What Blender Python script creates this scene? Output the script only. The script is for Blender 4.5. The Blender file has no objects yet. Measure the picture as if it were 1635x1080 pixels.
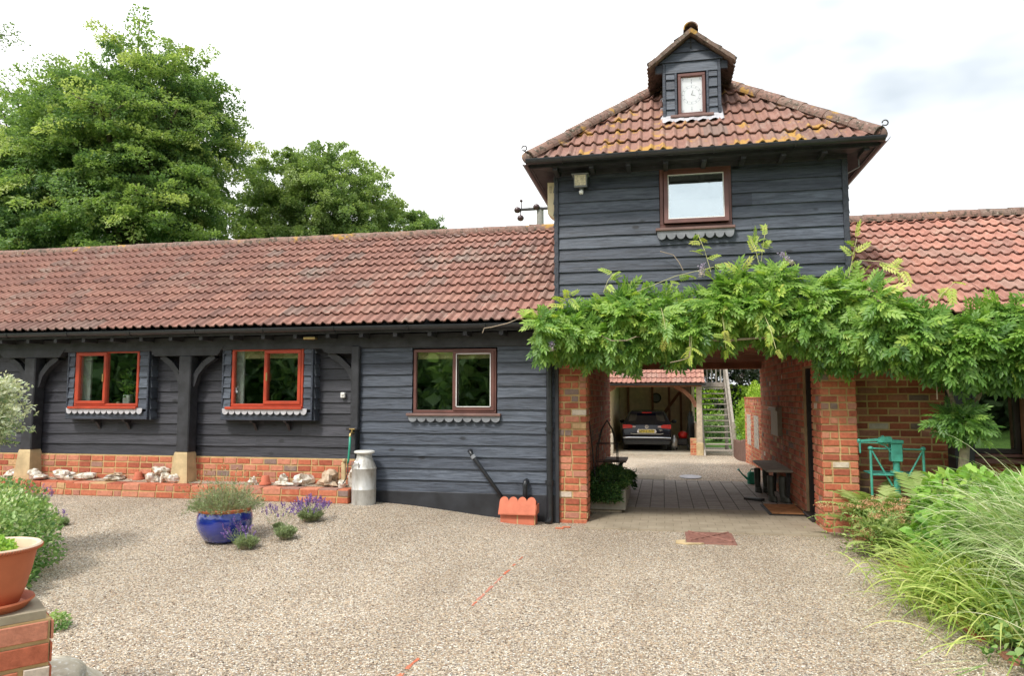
import bpy, math, random
import numpy as np
from mathutils import Vector, Matrix
random.seed(7); R = np.random.default_rng(11)
rad = math.radians
SC = bpy.context.scene
COL = SC.collection

# ------------------------------------------------------------------ camera, sky, sun, exposure
cd = bpy.data.cameras.new("camera"); cam = bpy.data.objects.new("camera", cd); COL.objects.link(cam)
cam.location = (0, 0, 1.38)
cam.rotation_euler = (rad(90 + 4.702), 0, rad(11.724))
cd.sensor_width = 36; cd.lens = 25.431; cd.clip_start = .05; cd.clip_end = 2000
SC.camera = cam
SUN_EL, SUN_AZ = 52.0, 205.0      # azimuth from +Y clockwise: behind the viewer, a little to the left
w = bpy.data.worlds.new("World"); SC.world = w; w.use_nodes = True
nt = w.node_tree; nt.nodes.clear(); N = nt.nodes.new; K = nt.links.new
out = N('ShaderNodeOutputWorld'); bg = N('ShaderNodeBackground'); K(bg.outputs[0], out.inputs[0])
sky = N('ShaderNodeTexSky'); sky.sky_type = 'NISHITA'; sky.sun_disc = False
sky.sun_elevation = rad(SUN_EL); sky.sun_rotation = rad(SUN_AZ); sky.air_density = 1.0; sky.dust_density = 2.0
bg.inputs['Strength'].default_value = .115
tc = N('ShaderNodeTexCoord'); mp = N('ShaderNodeMapping'); K(tc.outputs['Generated'], mp.inputs[0])
mp.inputs['Scale'].default_value = (1.0, 1.0, 2.2)
ns = N('ShaderNodeTexNoise'); ns.inputs['Scale'].default_value = 1.7; ns.inputs['Detail'].default_value = 5; ns.inputs['Roughness'].default_value = .5
K(mp.outputs[0], ns.inputs['Vector'])
cr = N('ShaderNodeValToRGB'); cr.color_ramp.elements[0].position = .40; cr.color_ramp.elements[0].color = (.0,.0,.0,1)
cr.color_ramp.elements[1].position = .585; cr.color_ramp.elements[1].color = (1,1,1,1)
sx = N('ShaderNodeSeparateXYZ'); K(tc.outputs['Generated'], sx.inputs[0])
tx = N('ShaderNodeMath'); tx.operation = 'MULTIPLY_ADD'; K(sx.outputs['X'], tx.inputs[0]); tx.inputs[1].default_value = -.36; K(ns.outputs['Fac'], tx.inputs[2])   # thinner cloud to the east
K(tx.outputs[0], cr.inputs[0])
# overcast cloud deck: brighter towards the zenith, faint grey-blue thin patches
zr = N('ShaderNodeMapRange'); zr.inputs['From Min'].default_value = 0.0; zr.inputs['From Max'].default_value = 1.0
zr.inputs['To Min'].default_value = 5.0; zr.inputs['To Max'].default_value = 10.0
K(sx.outputs['Z'], zr.inputs['Value'])
cl = N('ShaderNodeVectorMath'); cl.operation = 'SCALE'; cl.inputs[0].default_value = (.985, .992, 1.0); K(zr.outputs[0], cl.inputs['Scale'])
mx = N('ShaderNodeMix'); mx.data_type = 'RGBA'; K(cr.outputs['Color'], mx.inputs['Factor'])
sk2 = N('ShaderNodeVectorMath'); sk2.operation = 'SCALE'; sk2.inputs['Scale'].default_value = 1.0; K(sky.outputs[0], sk2.inputs[0])
gb = N('ShaderNodeMix'); gb.data_type = 'RGBA'; gb.inputs['Factor'].default_value = .97; K(sk2.outputs[0], gb.inputs['A']); gb.inputs['B'].default_value = (2.95, 3.3, 3.6, 1); K(gb.outputs['Result'], mx.inputs['A']); K(cl.outputs[0], mx.inputs['B'])
K(mx.outputs['Result'], bg.inputs['Color'])
sl = bpy.data.lights.new("sun", 'SUN'); sl.energy = 1.5; sl.angle = rad(10); sl.color = (1, .955, .88)
so = bpy.data.objects.new("sun", sl); COL.objects.link(so); so.location = (-6, -10, 20)
so.rotation_euler = (rad(90 - SUN_EL), 0, rad(180 - SUN_AZ) )
SC.view_settings.view_transform = 'Standard'; SC.view_settings.look = 'None'; SC.view_settings.exposure = 1.12; SC.view_settings.gamma = 1
SC.cycles.max_bounces = 6; SC.cycles.transparent_max_bounces = 12

# ------------------------------------------------------------------ materials
MATS = {}
class NT:
    def __init__(s, name):
        s.m = bpy.data.materials.new(name); s.m.use_nodes = True; s.t = s.m.node_tree
        s.b = s.t.nodes['Principled BSDF']; s.o = s.t.nodes['Material Output']
    def n(s, ty, **k):
        x = s.t.nodes.new(ty)
        for a, b in k.items(): setattr(x, a, b)
        return x
    def l(s, a, b): s.t.links.new(a, b)
    def obj(s, scale=(1,1,1)):
        tc = s.n('ShaderNodeTexCoord'); mp = s.n('ShaderNodeMapping'); mp.inputs['Scale'].default_value = scale
        s.l(tc.outputs['Object'], mp.inputs[0]); return mp.outputs[0]
    def noise(s, vec, scale, detail=4, rough=.55, dist=0.):
        x = s.n('ShaderNodeTexNoise'); x.inputs['Scale'].default_value = scale; x.inputs['Detail'].default_value = detail
        x.inputs['Roughness'].default_value = rough; x.inputs['Distortion'].default_value = dist
        s.l(vec, x.inputs['Vector']); return x.outputs['Fac']
    def ramp(s, fac, stops, interp='LINEAR'):
        x = s.n('ShaderNodeValToRGB'); e = x.color_ramp.elements; x.color_ramp.interpolation = interp
        while len(e) < len(stops): e.new(.5)
        for i, (p, c) in enumerate(stops):
            e[i].position = p; e[i].color = (*c, 1) if len(c) == 3 else c
        s.l(fac, x.inputs[0]); return x.outputs['Color']
    def g(s, fac, a, b):   # grey ramp a..b -> 0..1
        x = s.n('ShaderNodeMapRange'); x.inputs['From Min'].default_value = a; x.inputs['From Max'].default_value = b
        s.l(fac, x.inputs['Value']); return x.outputs[0]
    def mix(s, fac, a, b, mode='MIX'):
        x = s.n('ShaderNodeMix', data_type='RGBA', blend_type=mode)
        for q, i in ((fac, 'Factor'), (a, 'A'), (b, 'B')):
            if hasattr(q, 'links'): s.l(q, x.inputs[i])
            elif isinstance(q, (int, float)): x.inputs[i].default_value = q
            else: x.inputs[i].default_value = (*q, 1)
        return x.outputs['Result']
    def math(s, op, a, b=None):
        x = s.n('ShaderNodeMath', operation=op)
        for q, i in ((a, 0), (b, 1)):
            if q is None: continue
            if hasattr(q, 'links'): s.l(q, x.inputs[i])
            else: x.inputs[i].default_value = q
        return x.outputs[0]
    def rnd(s):
        x = s.n('ShaderNodeAttribute', attribute_name='rnd'); return x.outputs['Fac']
    def bump(s, h, strength=.4, dist=.01, nrm=None):
        x = s.n('ShaderNodeBump'); x.inputs['Strength'].default_value = strength; x.inputs['Distance'].default_value = dist
        s.l(h, x.inputs['Height'])
        if nrm is not None: s.l(nrm, x.inputs['Normal'])
        s.l(x.outputs[0], s.b.inputs['Normal']); return x.outputs[0]
    def col(s, c):
        if hasattr(c, 'links'): s.l(c, s.b.inputs['Base Color'])
        else: s.b.inputs['Base Color'].default_value = (*c, 1)
    def rough(s, r, spec=.5, metal=0.):
        if hasattr(r, 'links'): s.l(r, s.b.inputs['Roughness'])
        else: s.b.inputs['Roughness'].default_value = r
        s.b.inputs['Specular IOR Level'].default_value = spec; s.b.inputs['Metallic'].default_value = metal

def plain(name, c, rough=.6, spec=.5, metal=0., var=.15, scale=12, bump=.1, coat=0.):
    t = NT(name); v = t.obj(); f = t.noise(v, scale, 5)
    lo = tuple(x*(1-var) for x in c); hi = tuple(min(1, x*(1+var)) for x in c)
    t.col(t.ramp(f, [(.3, lo), (.7, hi)])); t.rough(rough, spec, metal)
    if bump: t.bump(t.noise(v, scale*4, 3), bump, .004)
    if coat: t.b.inputs['Coat Weight'].default_value = coat; t.b.inputs['Coat Roughness'].default_value = .05
    MATS[name] = t.m; return t.m

def boards_mat(name, dark, light, axis='x'):
    t = NT(name)
    v = t.obj((1.1, 14, 14) if axis == 'x' else (14, 1.1, 14)); r = t.rnd()
    # shift the grain per board
    cx = t.n('ShaderNodeCombineXYZ'); sc = t.math('MULTIPLY', r, 37.0); t.l(sc, cx.inputs[0]); t.l(sc, cx.inputs[1]); t.l(sc, cx.inputs[2])
    ad = t.n('ShaderNodeVectorMath', operation='ADD'); t.l(v, ad.inputs[0]); t.l(cx.outputs[0], ad.inputs[1]); v2 = ad.outputs[0]
    g1 = t.noise(v2, 1.6, 6, .65, 1.2); g2 = t.noise(v2, 5.0, 3, .7, .3)
    vo = t.n('ShaderNodeTexVoronoi'); vo.inputs['Scale'].default_value = 1.0
    kn = t.n('ShaderNodeMapping'); kn.inputs['Scale'].default_value = (2.2, .33, .33) if axis == 'x' else (.33, 2.2, .33); t.l(v2, kn.inputs[0]); t.l(kn.outputs[0], vo.inputs['Vector'])
    knot = t.g(vo.outputs['Distance'], .07, .13)
    base = t.ramp(g1, [(.30, dark), (.48, tuple((a+b)/2 for a, b in zip(dark, light))), (.70, light)])
    base = t.mix(t.g(g2, .5, .8), base, tuple(x*.55 for x in dark))
    base = t.mix(1.0, base, t.ramp(r, [(0, (.62,.62,.66)), (.5, (.95,.95,.95)), (1, (1.38,1.36,1.32))]), 'MULTIPLY')
    base = t.mix(knot, tuple(x*.45 for x in dark), base)
    t.col(base); t.rough(t.ramp(g1, [(.3, (.42,)*3), (.8, (.62,)*3)]), .55)
    t.bump(t.math('ADD', g1, t.math('MULTIPLY', g2, .9)), .6, .006)
    MATS[name] = t.m; return t.m

def brick_mat(name, hue=1.0):
    t = NT(name); v = t.obj(); r = t.rnd()
    c = t.ramp(r, [(0, (.34,.105,.065)), (.14, (.44,.14,.08)), (.32, (.49,.18,.105)), (.5, (.53,.235,.155)), (.66, (.46,.15,.085)), (.80, (.42,.20,.145)),
                   (.90, (.33,.20,.165)), (.94, (.24,.18,.16)), (.965, (.52,.36,.20)), (.985, (.58,.53,.45))], 'CONSTANT')
    n1 = t.noise(v, 26, 5, .7); n2 = t.noise(v, 5, 3)
    c = t.mix(1.0, c, t.ramp(n1, [(.25, (.66,.62,.6)), (.55, (1.0,1.0,1.0)), (.8, (1.28,1.22,1.18))]), 'MULTIPLY')
    c = t.mix(t.g(n2, .62, .85), c, (.60,.42,.26))       # lime bloom
    if hue != 1: c = t.mix(1.0, c, (hue, hue*.93, hue*.9), 'MULTIPLY')
    t.col(c); t.rough(.88, .25); t.bump(n1, .5, .006); MATS[name] = t.m; return t.m

def tile_mat(name, lichen=0., warm=1.0, grey=.0, moss=0):
    t = NT(name); v = t.obj(); r = t.rnd()
    c = t.ramp(r, [(0, (.225,.130,.108)), (.16, (.265,.140,.112)), (.4, (.30,.155,.122)), (.65, (.32,.162,.126)), (.85, (.345,.185,.142)), (1, (.245,.168,.142))])
    n1 = t.noise(v, 9, 6, .7); n2 = t.noise(v, 60, 3, .7); n3 = t.noise(v, 1.3, 3)
    c = t.mix(1.0, c, t.ramp(n1, [(.28, (.70,.68,.66)), (.5, (.98,.98,.98)), (.75, (1.20,1.16,1.13))]), 'MULTIPLY')
    c = t.mix(t.g(n2, .60, .74), c, tuple(x for x in (.20,.16,.13)))
    c = t.mix(t.math('MULTIPLY', t.g(t.math('ADD', n1, n3), 1.10, 1.32), .5), c, (.34,.32,.27))       # pale grey algae and lichen
    if grey: c = t.mix(grey, c, (.17,.145,.12))
    if moss:
        mm = t.noise(v, 17, 6, .75); c = t.mix(t.g(mm, .50, .60), c, (.075,.062,.045)); m3 = t.noise(v, 31, 4, .7); c = t.mix(t.g(m3, .60, .68), c, (.42,.38,.31))
    if warm != 1: c = t.mix(1.0, c, (warm, warm*.95, warm*.93), 'MULTIPLY')
    if lichen:
        vo = t.noise(v, 6.5, 5, .62); n5 = t.noise(v, 1.5, 2)
        f = t.g(t.math('ADD', vo, t.math('MULTIPLY', n5, .8)), 1.12 - lichen*.12, 1.20 - lichen*.12)
        c = t.mix(t.math('MULTIPLY', f, .82), c, (.47,.27,.055))
    t.col(c); t.rough(.82, .3); t.bump(n1, .4, .006); MATS[name] = t.m; return t.m

def leaf_mat(name, stops, trans=.35, gloss=.35):
    t = NT(name); c = t.ramp(t.rnd(), stops)
    t.col(c); t.rough(.45, gloss)
    tr = t.n('ShaderNodeBsdfTranslucent'); hs = t.mix(1.0, c, (1.15, 1.22, .65), 'MULTIPLY'); t.l(hs, tr.inputs[0])
    mxs = t.n('ShaderNodeMixShader'); mxs.inputs[0].default_value = trans
    t.l(t.b.outputs[0], mxs.inputs[1]); t.l(tr.outputs[0], mxs.inputs[2]); t.l(mxs.outputs[0], t.o.inputs[0])
    MATS[name] = t.m; return t.m

boards_mat('board_x', (.014,.020,.034), (.108,.130,.172)); boards_mat('board_y', (.024,.029,.04), (.10,.115,.145), 'y')
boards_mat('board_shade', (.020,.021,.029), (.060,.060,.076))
plain('black_timber', (.030,.031,.037), .55, var=.45, scale=9, bump=.4)
plain('black_plinth', (.026,.028,.034), .5, var=.4, scale=5, bump=.3)
plain('black_plastic', (.022,.024,.028), .33, var=.2, bump=0)
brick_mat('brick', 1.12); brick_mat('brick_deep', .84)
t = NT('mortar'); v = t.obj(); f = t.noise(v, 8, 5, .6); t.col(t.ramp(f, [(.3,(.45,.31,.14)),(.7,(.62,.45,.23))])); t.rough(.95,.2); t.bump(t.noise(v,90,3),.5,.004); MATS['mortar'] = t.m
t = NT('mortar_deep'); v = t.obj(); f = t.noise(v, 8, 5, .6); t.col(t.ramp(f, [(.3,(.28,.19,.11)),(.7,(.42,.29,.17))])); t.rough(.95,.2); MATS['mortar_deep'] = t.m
tile_mat('tile_left'); tile_mat('tile_right', warm=1.36); tile_mat('tile_tower', lichen=1.0, grey=.12); tile_mat('tile_far', warm=1.25)
tile_mat('ridge_tile', lichen=.75, grey=.35, moss=1); tile_mat('dormer_tile', lichen=.5, grey=.5, moss=1)
plain('red_wood', (.44,.056,.022), .42, var=.18, scale=7, bump=.15)
plain('brown_wood', (.145,.062,.052), .42, var=.2, scale=7, bump=.15)
plain('brown_sill', (.20,.115,.10), .55, var=.2, scale=7, bump=.2)
plain('lead', (.21,.22,.24), .5, var=.25, scale=10, bump=.2, metal=.0)
plain('lead_pale', (.50,.49,.52), .5, var=.15, scale=10, bump=.2)
plain('white_paint', (.84,.84,.82), .5, var=.04, bump=0); plain('cream_plastic', (.70,.60,.38), .45, var=.1, bump=0)
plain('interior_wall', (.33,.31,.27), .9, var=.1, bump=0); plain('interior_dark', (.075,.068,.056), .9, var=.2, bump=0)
plain('cream_cloth', (.80,.68,.36), .9, var=.1, bump=0)
plain('padstone', (.52,.40,.23), .9, .2, var=.22, scale=9, bump=.5)
t = NT('flint'); v = t.obj(); f = t.noise(v, 13, 5, .65, .6)
t.col(t.ramp(f, [(.28,(.16,.14,.12)),(.42,(.45,.37,.27)),(.52,(.72,.68,.60)),(.68,(.85,.83,.78))])); t.rough(.75,.35); t.bump(f,.6,.02); MATS['flint'] = t.m
t = NT('brown_rock'); v = t.obj(); f = t.noise(v, 10, 6, .65, .4)
t.col(t.ramp(f, [(.28,(.28,.19,.12)),(.5,(.50,.38,.27)),(.68,(.68,.58,.46))])); t.rough(.85,.3); t.bump(f,.7,.02); MATS['brown_rock'] = t.m
t = NT('grey_rock'); v = t.obj(); f = t.noise(v, 6, 7, .7, .4); f2 = t.noise(v, 40, 3)
c = t.ramp(f, [(.3,(.20,.20,.18)),(.5,(.50,.44,.33)),(.7,(.62,.58,.48))]); t.col(t.mix(t.g(f2,.55,.7), c, (.72,.71,.66))); t.rough(.9,.25); t.bump(f,.7,.02); MATS['grey_rock'] = t.m
plain('terracotta', (.50,.145,.065), .65, .35, var=.14, scale=6, bump=.12); plain('terracotta_bright', (.56,.17,.10), .8, .3, var=.14, scale=9, bump=.2)
plain('cream_rim', (.66,.50,.36), .6, var=.12); plain('blue_glaze', (.012,.028,.26), .12, .7, var=.35, scale=5, bump=.05, coat=1.0)
t = NT('churn_metal'); v = t.obj((1,1,.35)); f = t.noise(v, 9, 6, .7); t.col(t.ramp(f, [(.3,(.30,.27,.23)),(.5,(.50,.49,.46)),(.7,(.66,.66,.65))])); t.rough(t.ramp(f,[(.3,(.7,)*3),(.7,(.5,)*3)]), .5, .4); MATS['churn_metal'] = t.m
plain('enamel_white', (.72,.71,.67), .4, var=.1); plain('green_hose', (.03,.30,.20), .4, var=.1, bump=0)
plain('green_paint', (.06,.31,.24), .5, var=.28, scale=16, bump=.3); plain('green_plastic', (.03,.36,.24), .35, var=.1, bump=0)
plain('brass', (.45,.33,.14), .35, metal=.8, bump=0); plain('steel', (.45,.45,.44), .35, metal=.8, bump=0); plain('rust_iron', (.26,.125,.095), .75, var=.22, scale=30, bump=.4)
plain('dark_iron', (.035,.033,.032), .55, bump=0)
plain('passage_wood', (.27,.115,.062), .7, var=.22, scale=5, bump=.3); plain('door_dark', (.025,.018,.016), .5)
plain('oak_pale', (.50,.41,.31), .85, .2, var=.2, scale=14, bump=.3); plain('oak_red', (.28,.13,.08), .8, .2, var=.2, scale=9, bump=.3)
plain('grey_wood', (.33,.29,.25), .85, .2, var=.25, scale=14, bump=.4); plain('sleeper', (.17,.10,.08), .85, .2, var=.3, scale=10, bump=.4)
plain('garage_board', (.76,.62,.45), .85, .2, var=.15, scale=6, bump=.1); plain('garage_ceiling', (.80,.74,.62), .9, .2, var=.08)
plain('concrete', (.46,.41,.33), .9, .25, var=.14, scale=7, bump=.3); plain('trough_stone', (.36,.33,.28), .9, .25, var=.2, scale=10, bump=.3)
plain('coping', (.36,.31,.22), .9, .25, var=.2, scale=9, bump=.4)
plain('mat_coir', (.42,.20,.09), .98, .1, var=.3, scale=14, bump=.6); plain('rubber', (.022,.022,.02), .6, var=.2, bump=0)
plain('wellie', (.07,.072,.058), .5, var=.2, bump=0); plain('mail_grey', (.28,.25,.21), .4, metal=.3, bump=0)
plain('bark', (.16,.13,.10), .9, .2, var=.35, scale=18, bump=.8); plain('vine_bark', (.33,.27,.20), .9, .2, var=.3, scale=25, bump=.6)
plain('twig', (.34,.27,.20), .8, .3, bump=0); plain('yellow_twig', (.50,.48,.24), .6, .3, bump=0)
plain('car_paint', (.006,.007,.016), .25, .3, var=.1, bump=0, coat=.35); plain('car_glass', (.03,.03,.032), .08, .8, var=0, bump=0)
plain('car_trim', (.03,.03,.03), .6, bump=0); plain('chrome', (.75,.75,.77), .15, metal=.9, var=0, bump=0)
plain('light_red', (.62,.015,.012), .18, .7, var=.1, bump=0, coat=1); plain('light_clear', (.65,.5,.5), .2, var=.1, bump=0)
plain('plate_yellow', (.80,.62,.10), .45, var=.02, bump=0); plain('ink', (.02,.02,.02), .6, bump=0); plain('clock_ink', (.30,.33,.36), .7, bump=0)
plain('clock_face', (.86,.89,.90), .35, var=.02, bump=0); plain('soil', (.10,.075,.05), .95, .1, var=.4, scale=30, bump=.8)
plain('red_plastic', (.55,.02,.015), .35, var=.1, bump=0); plain('pole_wood', (.30,.29,.26), .9, var=.15, bump=0)
plain('insulator', (.06,.03,.03), .2, bump=0); plain('white_ceramic', (.8,.8,.78), .3, bump=0)
plain('lamp_glass', (.62,.56,.42), .25, var=.3, scale=60, bump=.4); plain('wire', (.55,.56,.57), .6, bump=0)
plain('pot_plant', (.04,.10,.035), .5, var=.3)
# glass: clear pane with a strong fresnel reflection
def glass_mat(name, refl, tint=(.86,.9,.88), gc=(1,1,1)):
    t = NT(name); gl = t.n('ShaderNodeBsdfGlossy'); gl.inputs['Roughness'].default_value = .015; gl.inputs['Color'].default_value = (*gc, 1)
    tp = t.n('ShaderNodeBsdfTransparent'); tp.inputs[0].default_value = (*tint, 1)
    lw = t.n('ShaderNodeLayerWeight'); lw.inputs['Blend'].default_value = .5
    nz = t.noise(t.obj(), 1.6, 2); bm = t.n('ShaderNodeBump'); bm.inputs['Strength'].default_value = .12; bm.inputs['Distance'].default_value = .02
    t.l(nz, bm.inputs['Height']); t.l(bm.outputs[0], gl.inputs['Normal'])
    f = t.n('ShaderNodeMapRange'); f.inputs['To Min'].default_value = refl; f.inputs['To Max'].default_value = .55; t.l(lw.outputs['Facing'], f.inputs['Value'])
    m = t.n('ShaderNodeMixShader'); t.l(f.outputs[0], m.inputs[0]); t.l(tp.outputs[0], m.inputs[1]); t.l(gl.outputs[0], m.inputs[2]); t.l(m.outputs[0], t.o.inputs[0])
    MATS[name] = t.m
glass_mat('glass', .17); glass_mat('glass_upper', .42, (.80,.84,.85), (.80,.90,.94)); glass_mat('glass_clock', .04, (1,1,1))
# gravel
def gravel_mat(name, scale, gain=1.0):
    t = NT(name); v = t.obj()
    v1 = t.n('ShaderNodeTexVoronoi'); v1.inputs['Scale'].default_value = scale; t.l(v, v1.inputs['Vector'])
    v2 = t.n('ShaderNodeTexVoronoi', feature='DISTANCE_TO_EDGE'); v2.inputs['Scale'].default_value = scale; t.l(v, v2.inputs['Vector'])
    sp = t.n('ShaderNodeSeparateColor'); t.l(v1.outputs['Color'], sp.inputs[0])
    G = gain
    pal = [(0,(.15,.12,.095)),(.10,(.32,.25,.18)),(.22,(.52,.42,.30)),(.36,(.62,.54,.43)),(.50,(.44,.37,.29)),(.58,(.74,.67,.56)),(.70,(.33,.28,.24)),(.78,(.62,.48,.33)),(.88,(.84,.80,.72)),(.95,(.40,.26,.17))]
    c = t.ramp(sp.outputs[0], [(p, tuple(min(1,x*G) for x in q)) for p, q in pal], 'CONSTANT')
    edge = t.g(v2.outputs['Distance'], .0, .10)
    c = t.mix(edge, tuple(x*.30*G for x in (.42,.35,.28)), c)
    big = t.noise(v, .8, 4, .6); c = t.mix(1.0, c, t.ramp(big, [(.3,(.91,.885,.86)),(.7,(1.08,1.055,1.03))]), 'MULTIPLY')
    trk = t.noise(t.obj((1.5, .22, 1)), 1.0, 3, .5); c = t.mix(1.0, c, t.ramp(trk, [(.38,(.92,.91,.90)),(.56,(1.04,1.04,1.04))]), 'MULTIPLY')   # worn and raked bands
    t.col(c); t.rough(.8, .3)
    h = t.math('MULTIPLY', t.math('MINIMUM', v2.outputs['Distance'], .35), t.math('ADD', sp.outputs[1], .6)); t.bump(h, .9, .02)
    MATS[name] = t.m
gravel_mat('gravel', 108, 1.30); gravel_mat('gravel_far', 70, 1.28)
t = NT('pebble'); t.col(t.ramp(t.rnd(), [(0,(.18,.14,.10)),(.12,(.34,.26,.18)),(.28,(.52,.42,.30)),(.45,(.62,.53,.41)),(.6,(.44,.36,.28)),(.72,(.74,.66,.54)),(.84,(.58,.44,.30)),(.93,(.82,.78,.68))], 'CONSTANT')); t.rough(.8, .3); MATS['pebble'] = t.m
t = NT('flint_panel'); v = t.obj(); v1 = t.n('ShaderNodeTexVoronoi'); v1.inputs['Scale'].default_value = 24; t.l(v, v1.inputs['Vector'])
sp = t.n('ShaderNodeSeparateColor'); t.l(v1.outputs['Color'], sp.inputs[0])
t.col(t.mix(t.g(v1.outputs['Distance'], .35, .6), t.ramp(sp.outputs[0], [(0,(.10,.11,.12)),(.35,(.30,.31,.31)),(.7,(.62,.60,.54)),(1,(.2,.2,.2))]), (.55,.47,.36)))
t.rough(.7,.4); MATS['flint_panel'] = t.m
def sett_mat():
    t = NT('setts'); v = t.obj(); br = t.n('ShaderNodeTexBrick'); br.offset = .0; br.squash = 1
    br.inputs['Scale'].default_value = 1; br.inputs['Brick Width'].default_value = .178; br.inputs['Row Height'].default_value = .16; br.inputs['Mortar Size'].default_value = .008
    br.inputs['Color1'].default_value = (.30,.265,.235,1); br.inputs['Color2'].default_value = (.40,.36,.32,1); br.inputs['Mortar'].default_value = (.09,.075,.06,1)
    br.inputs['Mortar Smooth'].default_value = .3
    t.l(v, br.inputs['Vector']); n1 = t.noise(v, 14, 5, .7)
    c = t.mix(1.0, br.outputs['Color'], t.ramp(n1, [(.3,(.78,.77,.75)),(.7,(1.2,1.18,1.15))]), 'MULTIPLY'); t.col(c); t.rough(.75,.35)
    h = t.math('SUBTRACT', n1, t.math('MULTIPLY', br.outputs['Fac'], 1.5)); t.bump(h, .5, .01); MATS['setts'] = t.m
sett_mat()
t = NT('slab'); v = t.obj(); br = t.n('ShaderNodeTexBrick'); br.offset = .5; br.inputs['Scale'].default_value = 1; br.inputs['Brick Width'].default_value = .178; br.inputs['Row Height'].default_value = .16; br.inputs['Mortar Size'].default_value = .005
br.inputs['Color1'].default_value = (.335,.285,.215,1); br.inputs['Color2'].default_value = (.375,.32,.245,1); br.inputs['Mortar'].default_value = (.26,.22,.165,1); t.l(v, br.inputs['Vector'])
n1 = t.noise(v, 4, 6, .6); t.col(t.mix(1.0, br.outputs['Color'], t.ramp(n1, [(.3,(.84,.82,.78)),(.7,(1.1,1.09,1.07))]), 'MULTIPLY')); t.rough(.85,.3); t.bump(t.noise(v,70,3),.2,.004); MATS['slab'] = t.m
t = NT('grass'); v = t.obj(); f = t.noise(v, 3, 5); t.col(t.ramp(f, [(.3,(.07,.16,.025)),(.7,(.16,.30,.05))])); t.rough(.9,.2); t.bump(t.noise(v, 60, 3), .8, .03); MATS['grass'] = t.m
G = lambda *a: list(a)
leaf_mat('wisteria_leaf', [(0,(.07,.17,.04)),(.30,(.17,.33,.06)),(.55,(.32,.50,.10)),(.84,(.48,.60,.12)),(1,(.66,.66,.18))], .40, .5)
leaf_mat('beech_leaf', [(0,(.07,.14,.07)),(.4,(.165,.27,.105)),(.75,(.31,.42,.14)),(1,(.50,.56,.22))], .45, .3)
leaf_mat('oak_leaf', [(0,(.10,.17,.08)),(.5,(.22,.32,.12)),(1,(.38,.47,.19))], .42, .3)
leaf_mat('grey_leaf', [(0,(.09,.18,.09)),(.5,(.17,.29,.13)),(1,(.32,.42,.18))], .4)
leaf_mat('dark_leaf', [(0,(.012,.025,.016)),(.6,(.035,.045,.03)),(.85,(.07,.045,.05)),(1,(.16,.15,.12))], .2)
leaf_mat('hedge_leaf', [(0,(.12,.24,.02)),(.5,(.24,.40,.035)),(1,(.46,.58,.08))], .35)
leaf_mat('box_leaf', [(0,(.09,.20,.06)),(.4,(.24,.40,.12)),(.7,(.42,.55,.22)),(1,(.74,.76,.48))], .3)
leaf_mat('varieg_leaf', [(0,(.26,.36,.20)),(.25,(.55,.60,.42)),(.8,(.74,.74,.60)),(1,(.80,.78,.66))], .25)
leaf_mat('fern_leaf', [(0,(.13,.23,.06)),(.5,(.30,.42,.12)),(1,(.52,.60,.24))], .35)
leaf_mat('hydrangea_leaf', [(0,(.09,.24,.04)),(.5,(.24,.46,.07)),(1,(.44,.62,.13))], .35)
leaf_mat('lime_grass', [(0,(.20,.34,.06)),(.5,(.40,.52,.12)),(1,(.62,.65,.24))], .35)
leaf_mat('grey_grass', [(0,(.16,.28,.08)),(.5,(.34,.47,.17)),(.8,(.58,.64,.36)),(1,(.74,.72,.52))], .3)
leaf_mat('sedum_head', [(0,(.42,.22,.10)),(.5,(.58,.30,.18)),(1,(.62,.44,.22))], .2)
leaf_mat('lavender_leaf', [(0,(.16,.21,.12)),(.5,(.29,.37,.18)),(1,(.46,.52,.30))], .25)
leaf_mat('dry_stem', [(0,(.34,.28,.21)),(.5,(.52,.45,.36)),(1,(.45,.48,.28))], .2)
leaf_mat('lavender_flower', [(0,(.13,.06,.30)),(.6,(.27,.15,.48)),(1,(.42,.30,.58))], .2)
leaf_mat('wisteria_bloom', [(0,(.36,.30,.46)),(.6,(.55,.48,.60)),(1,(.60,.52,.42))], .2)
leaf_mat('trough_leaf', [(0,(.025,.075,.025)),(.6,(.06,.15,.04)),(1,(.16,.26,.07))], .3)

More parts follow.
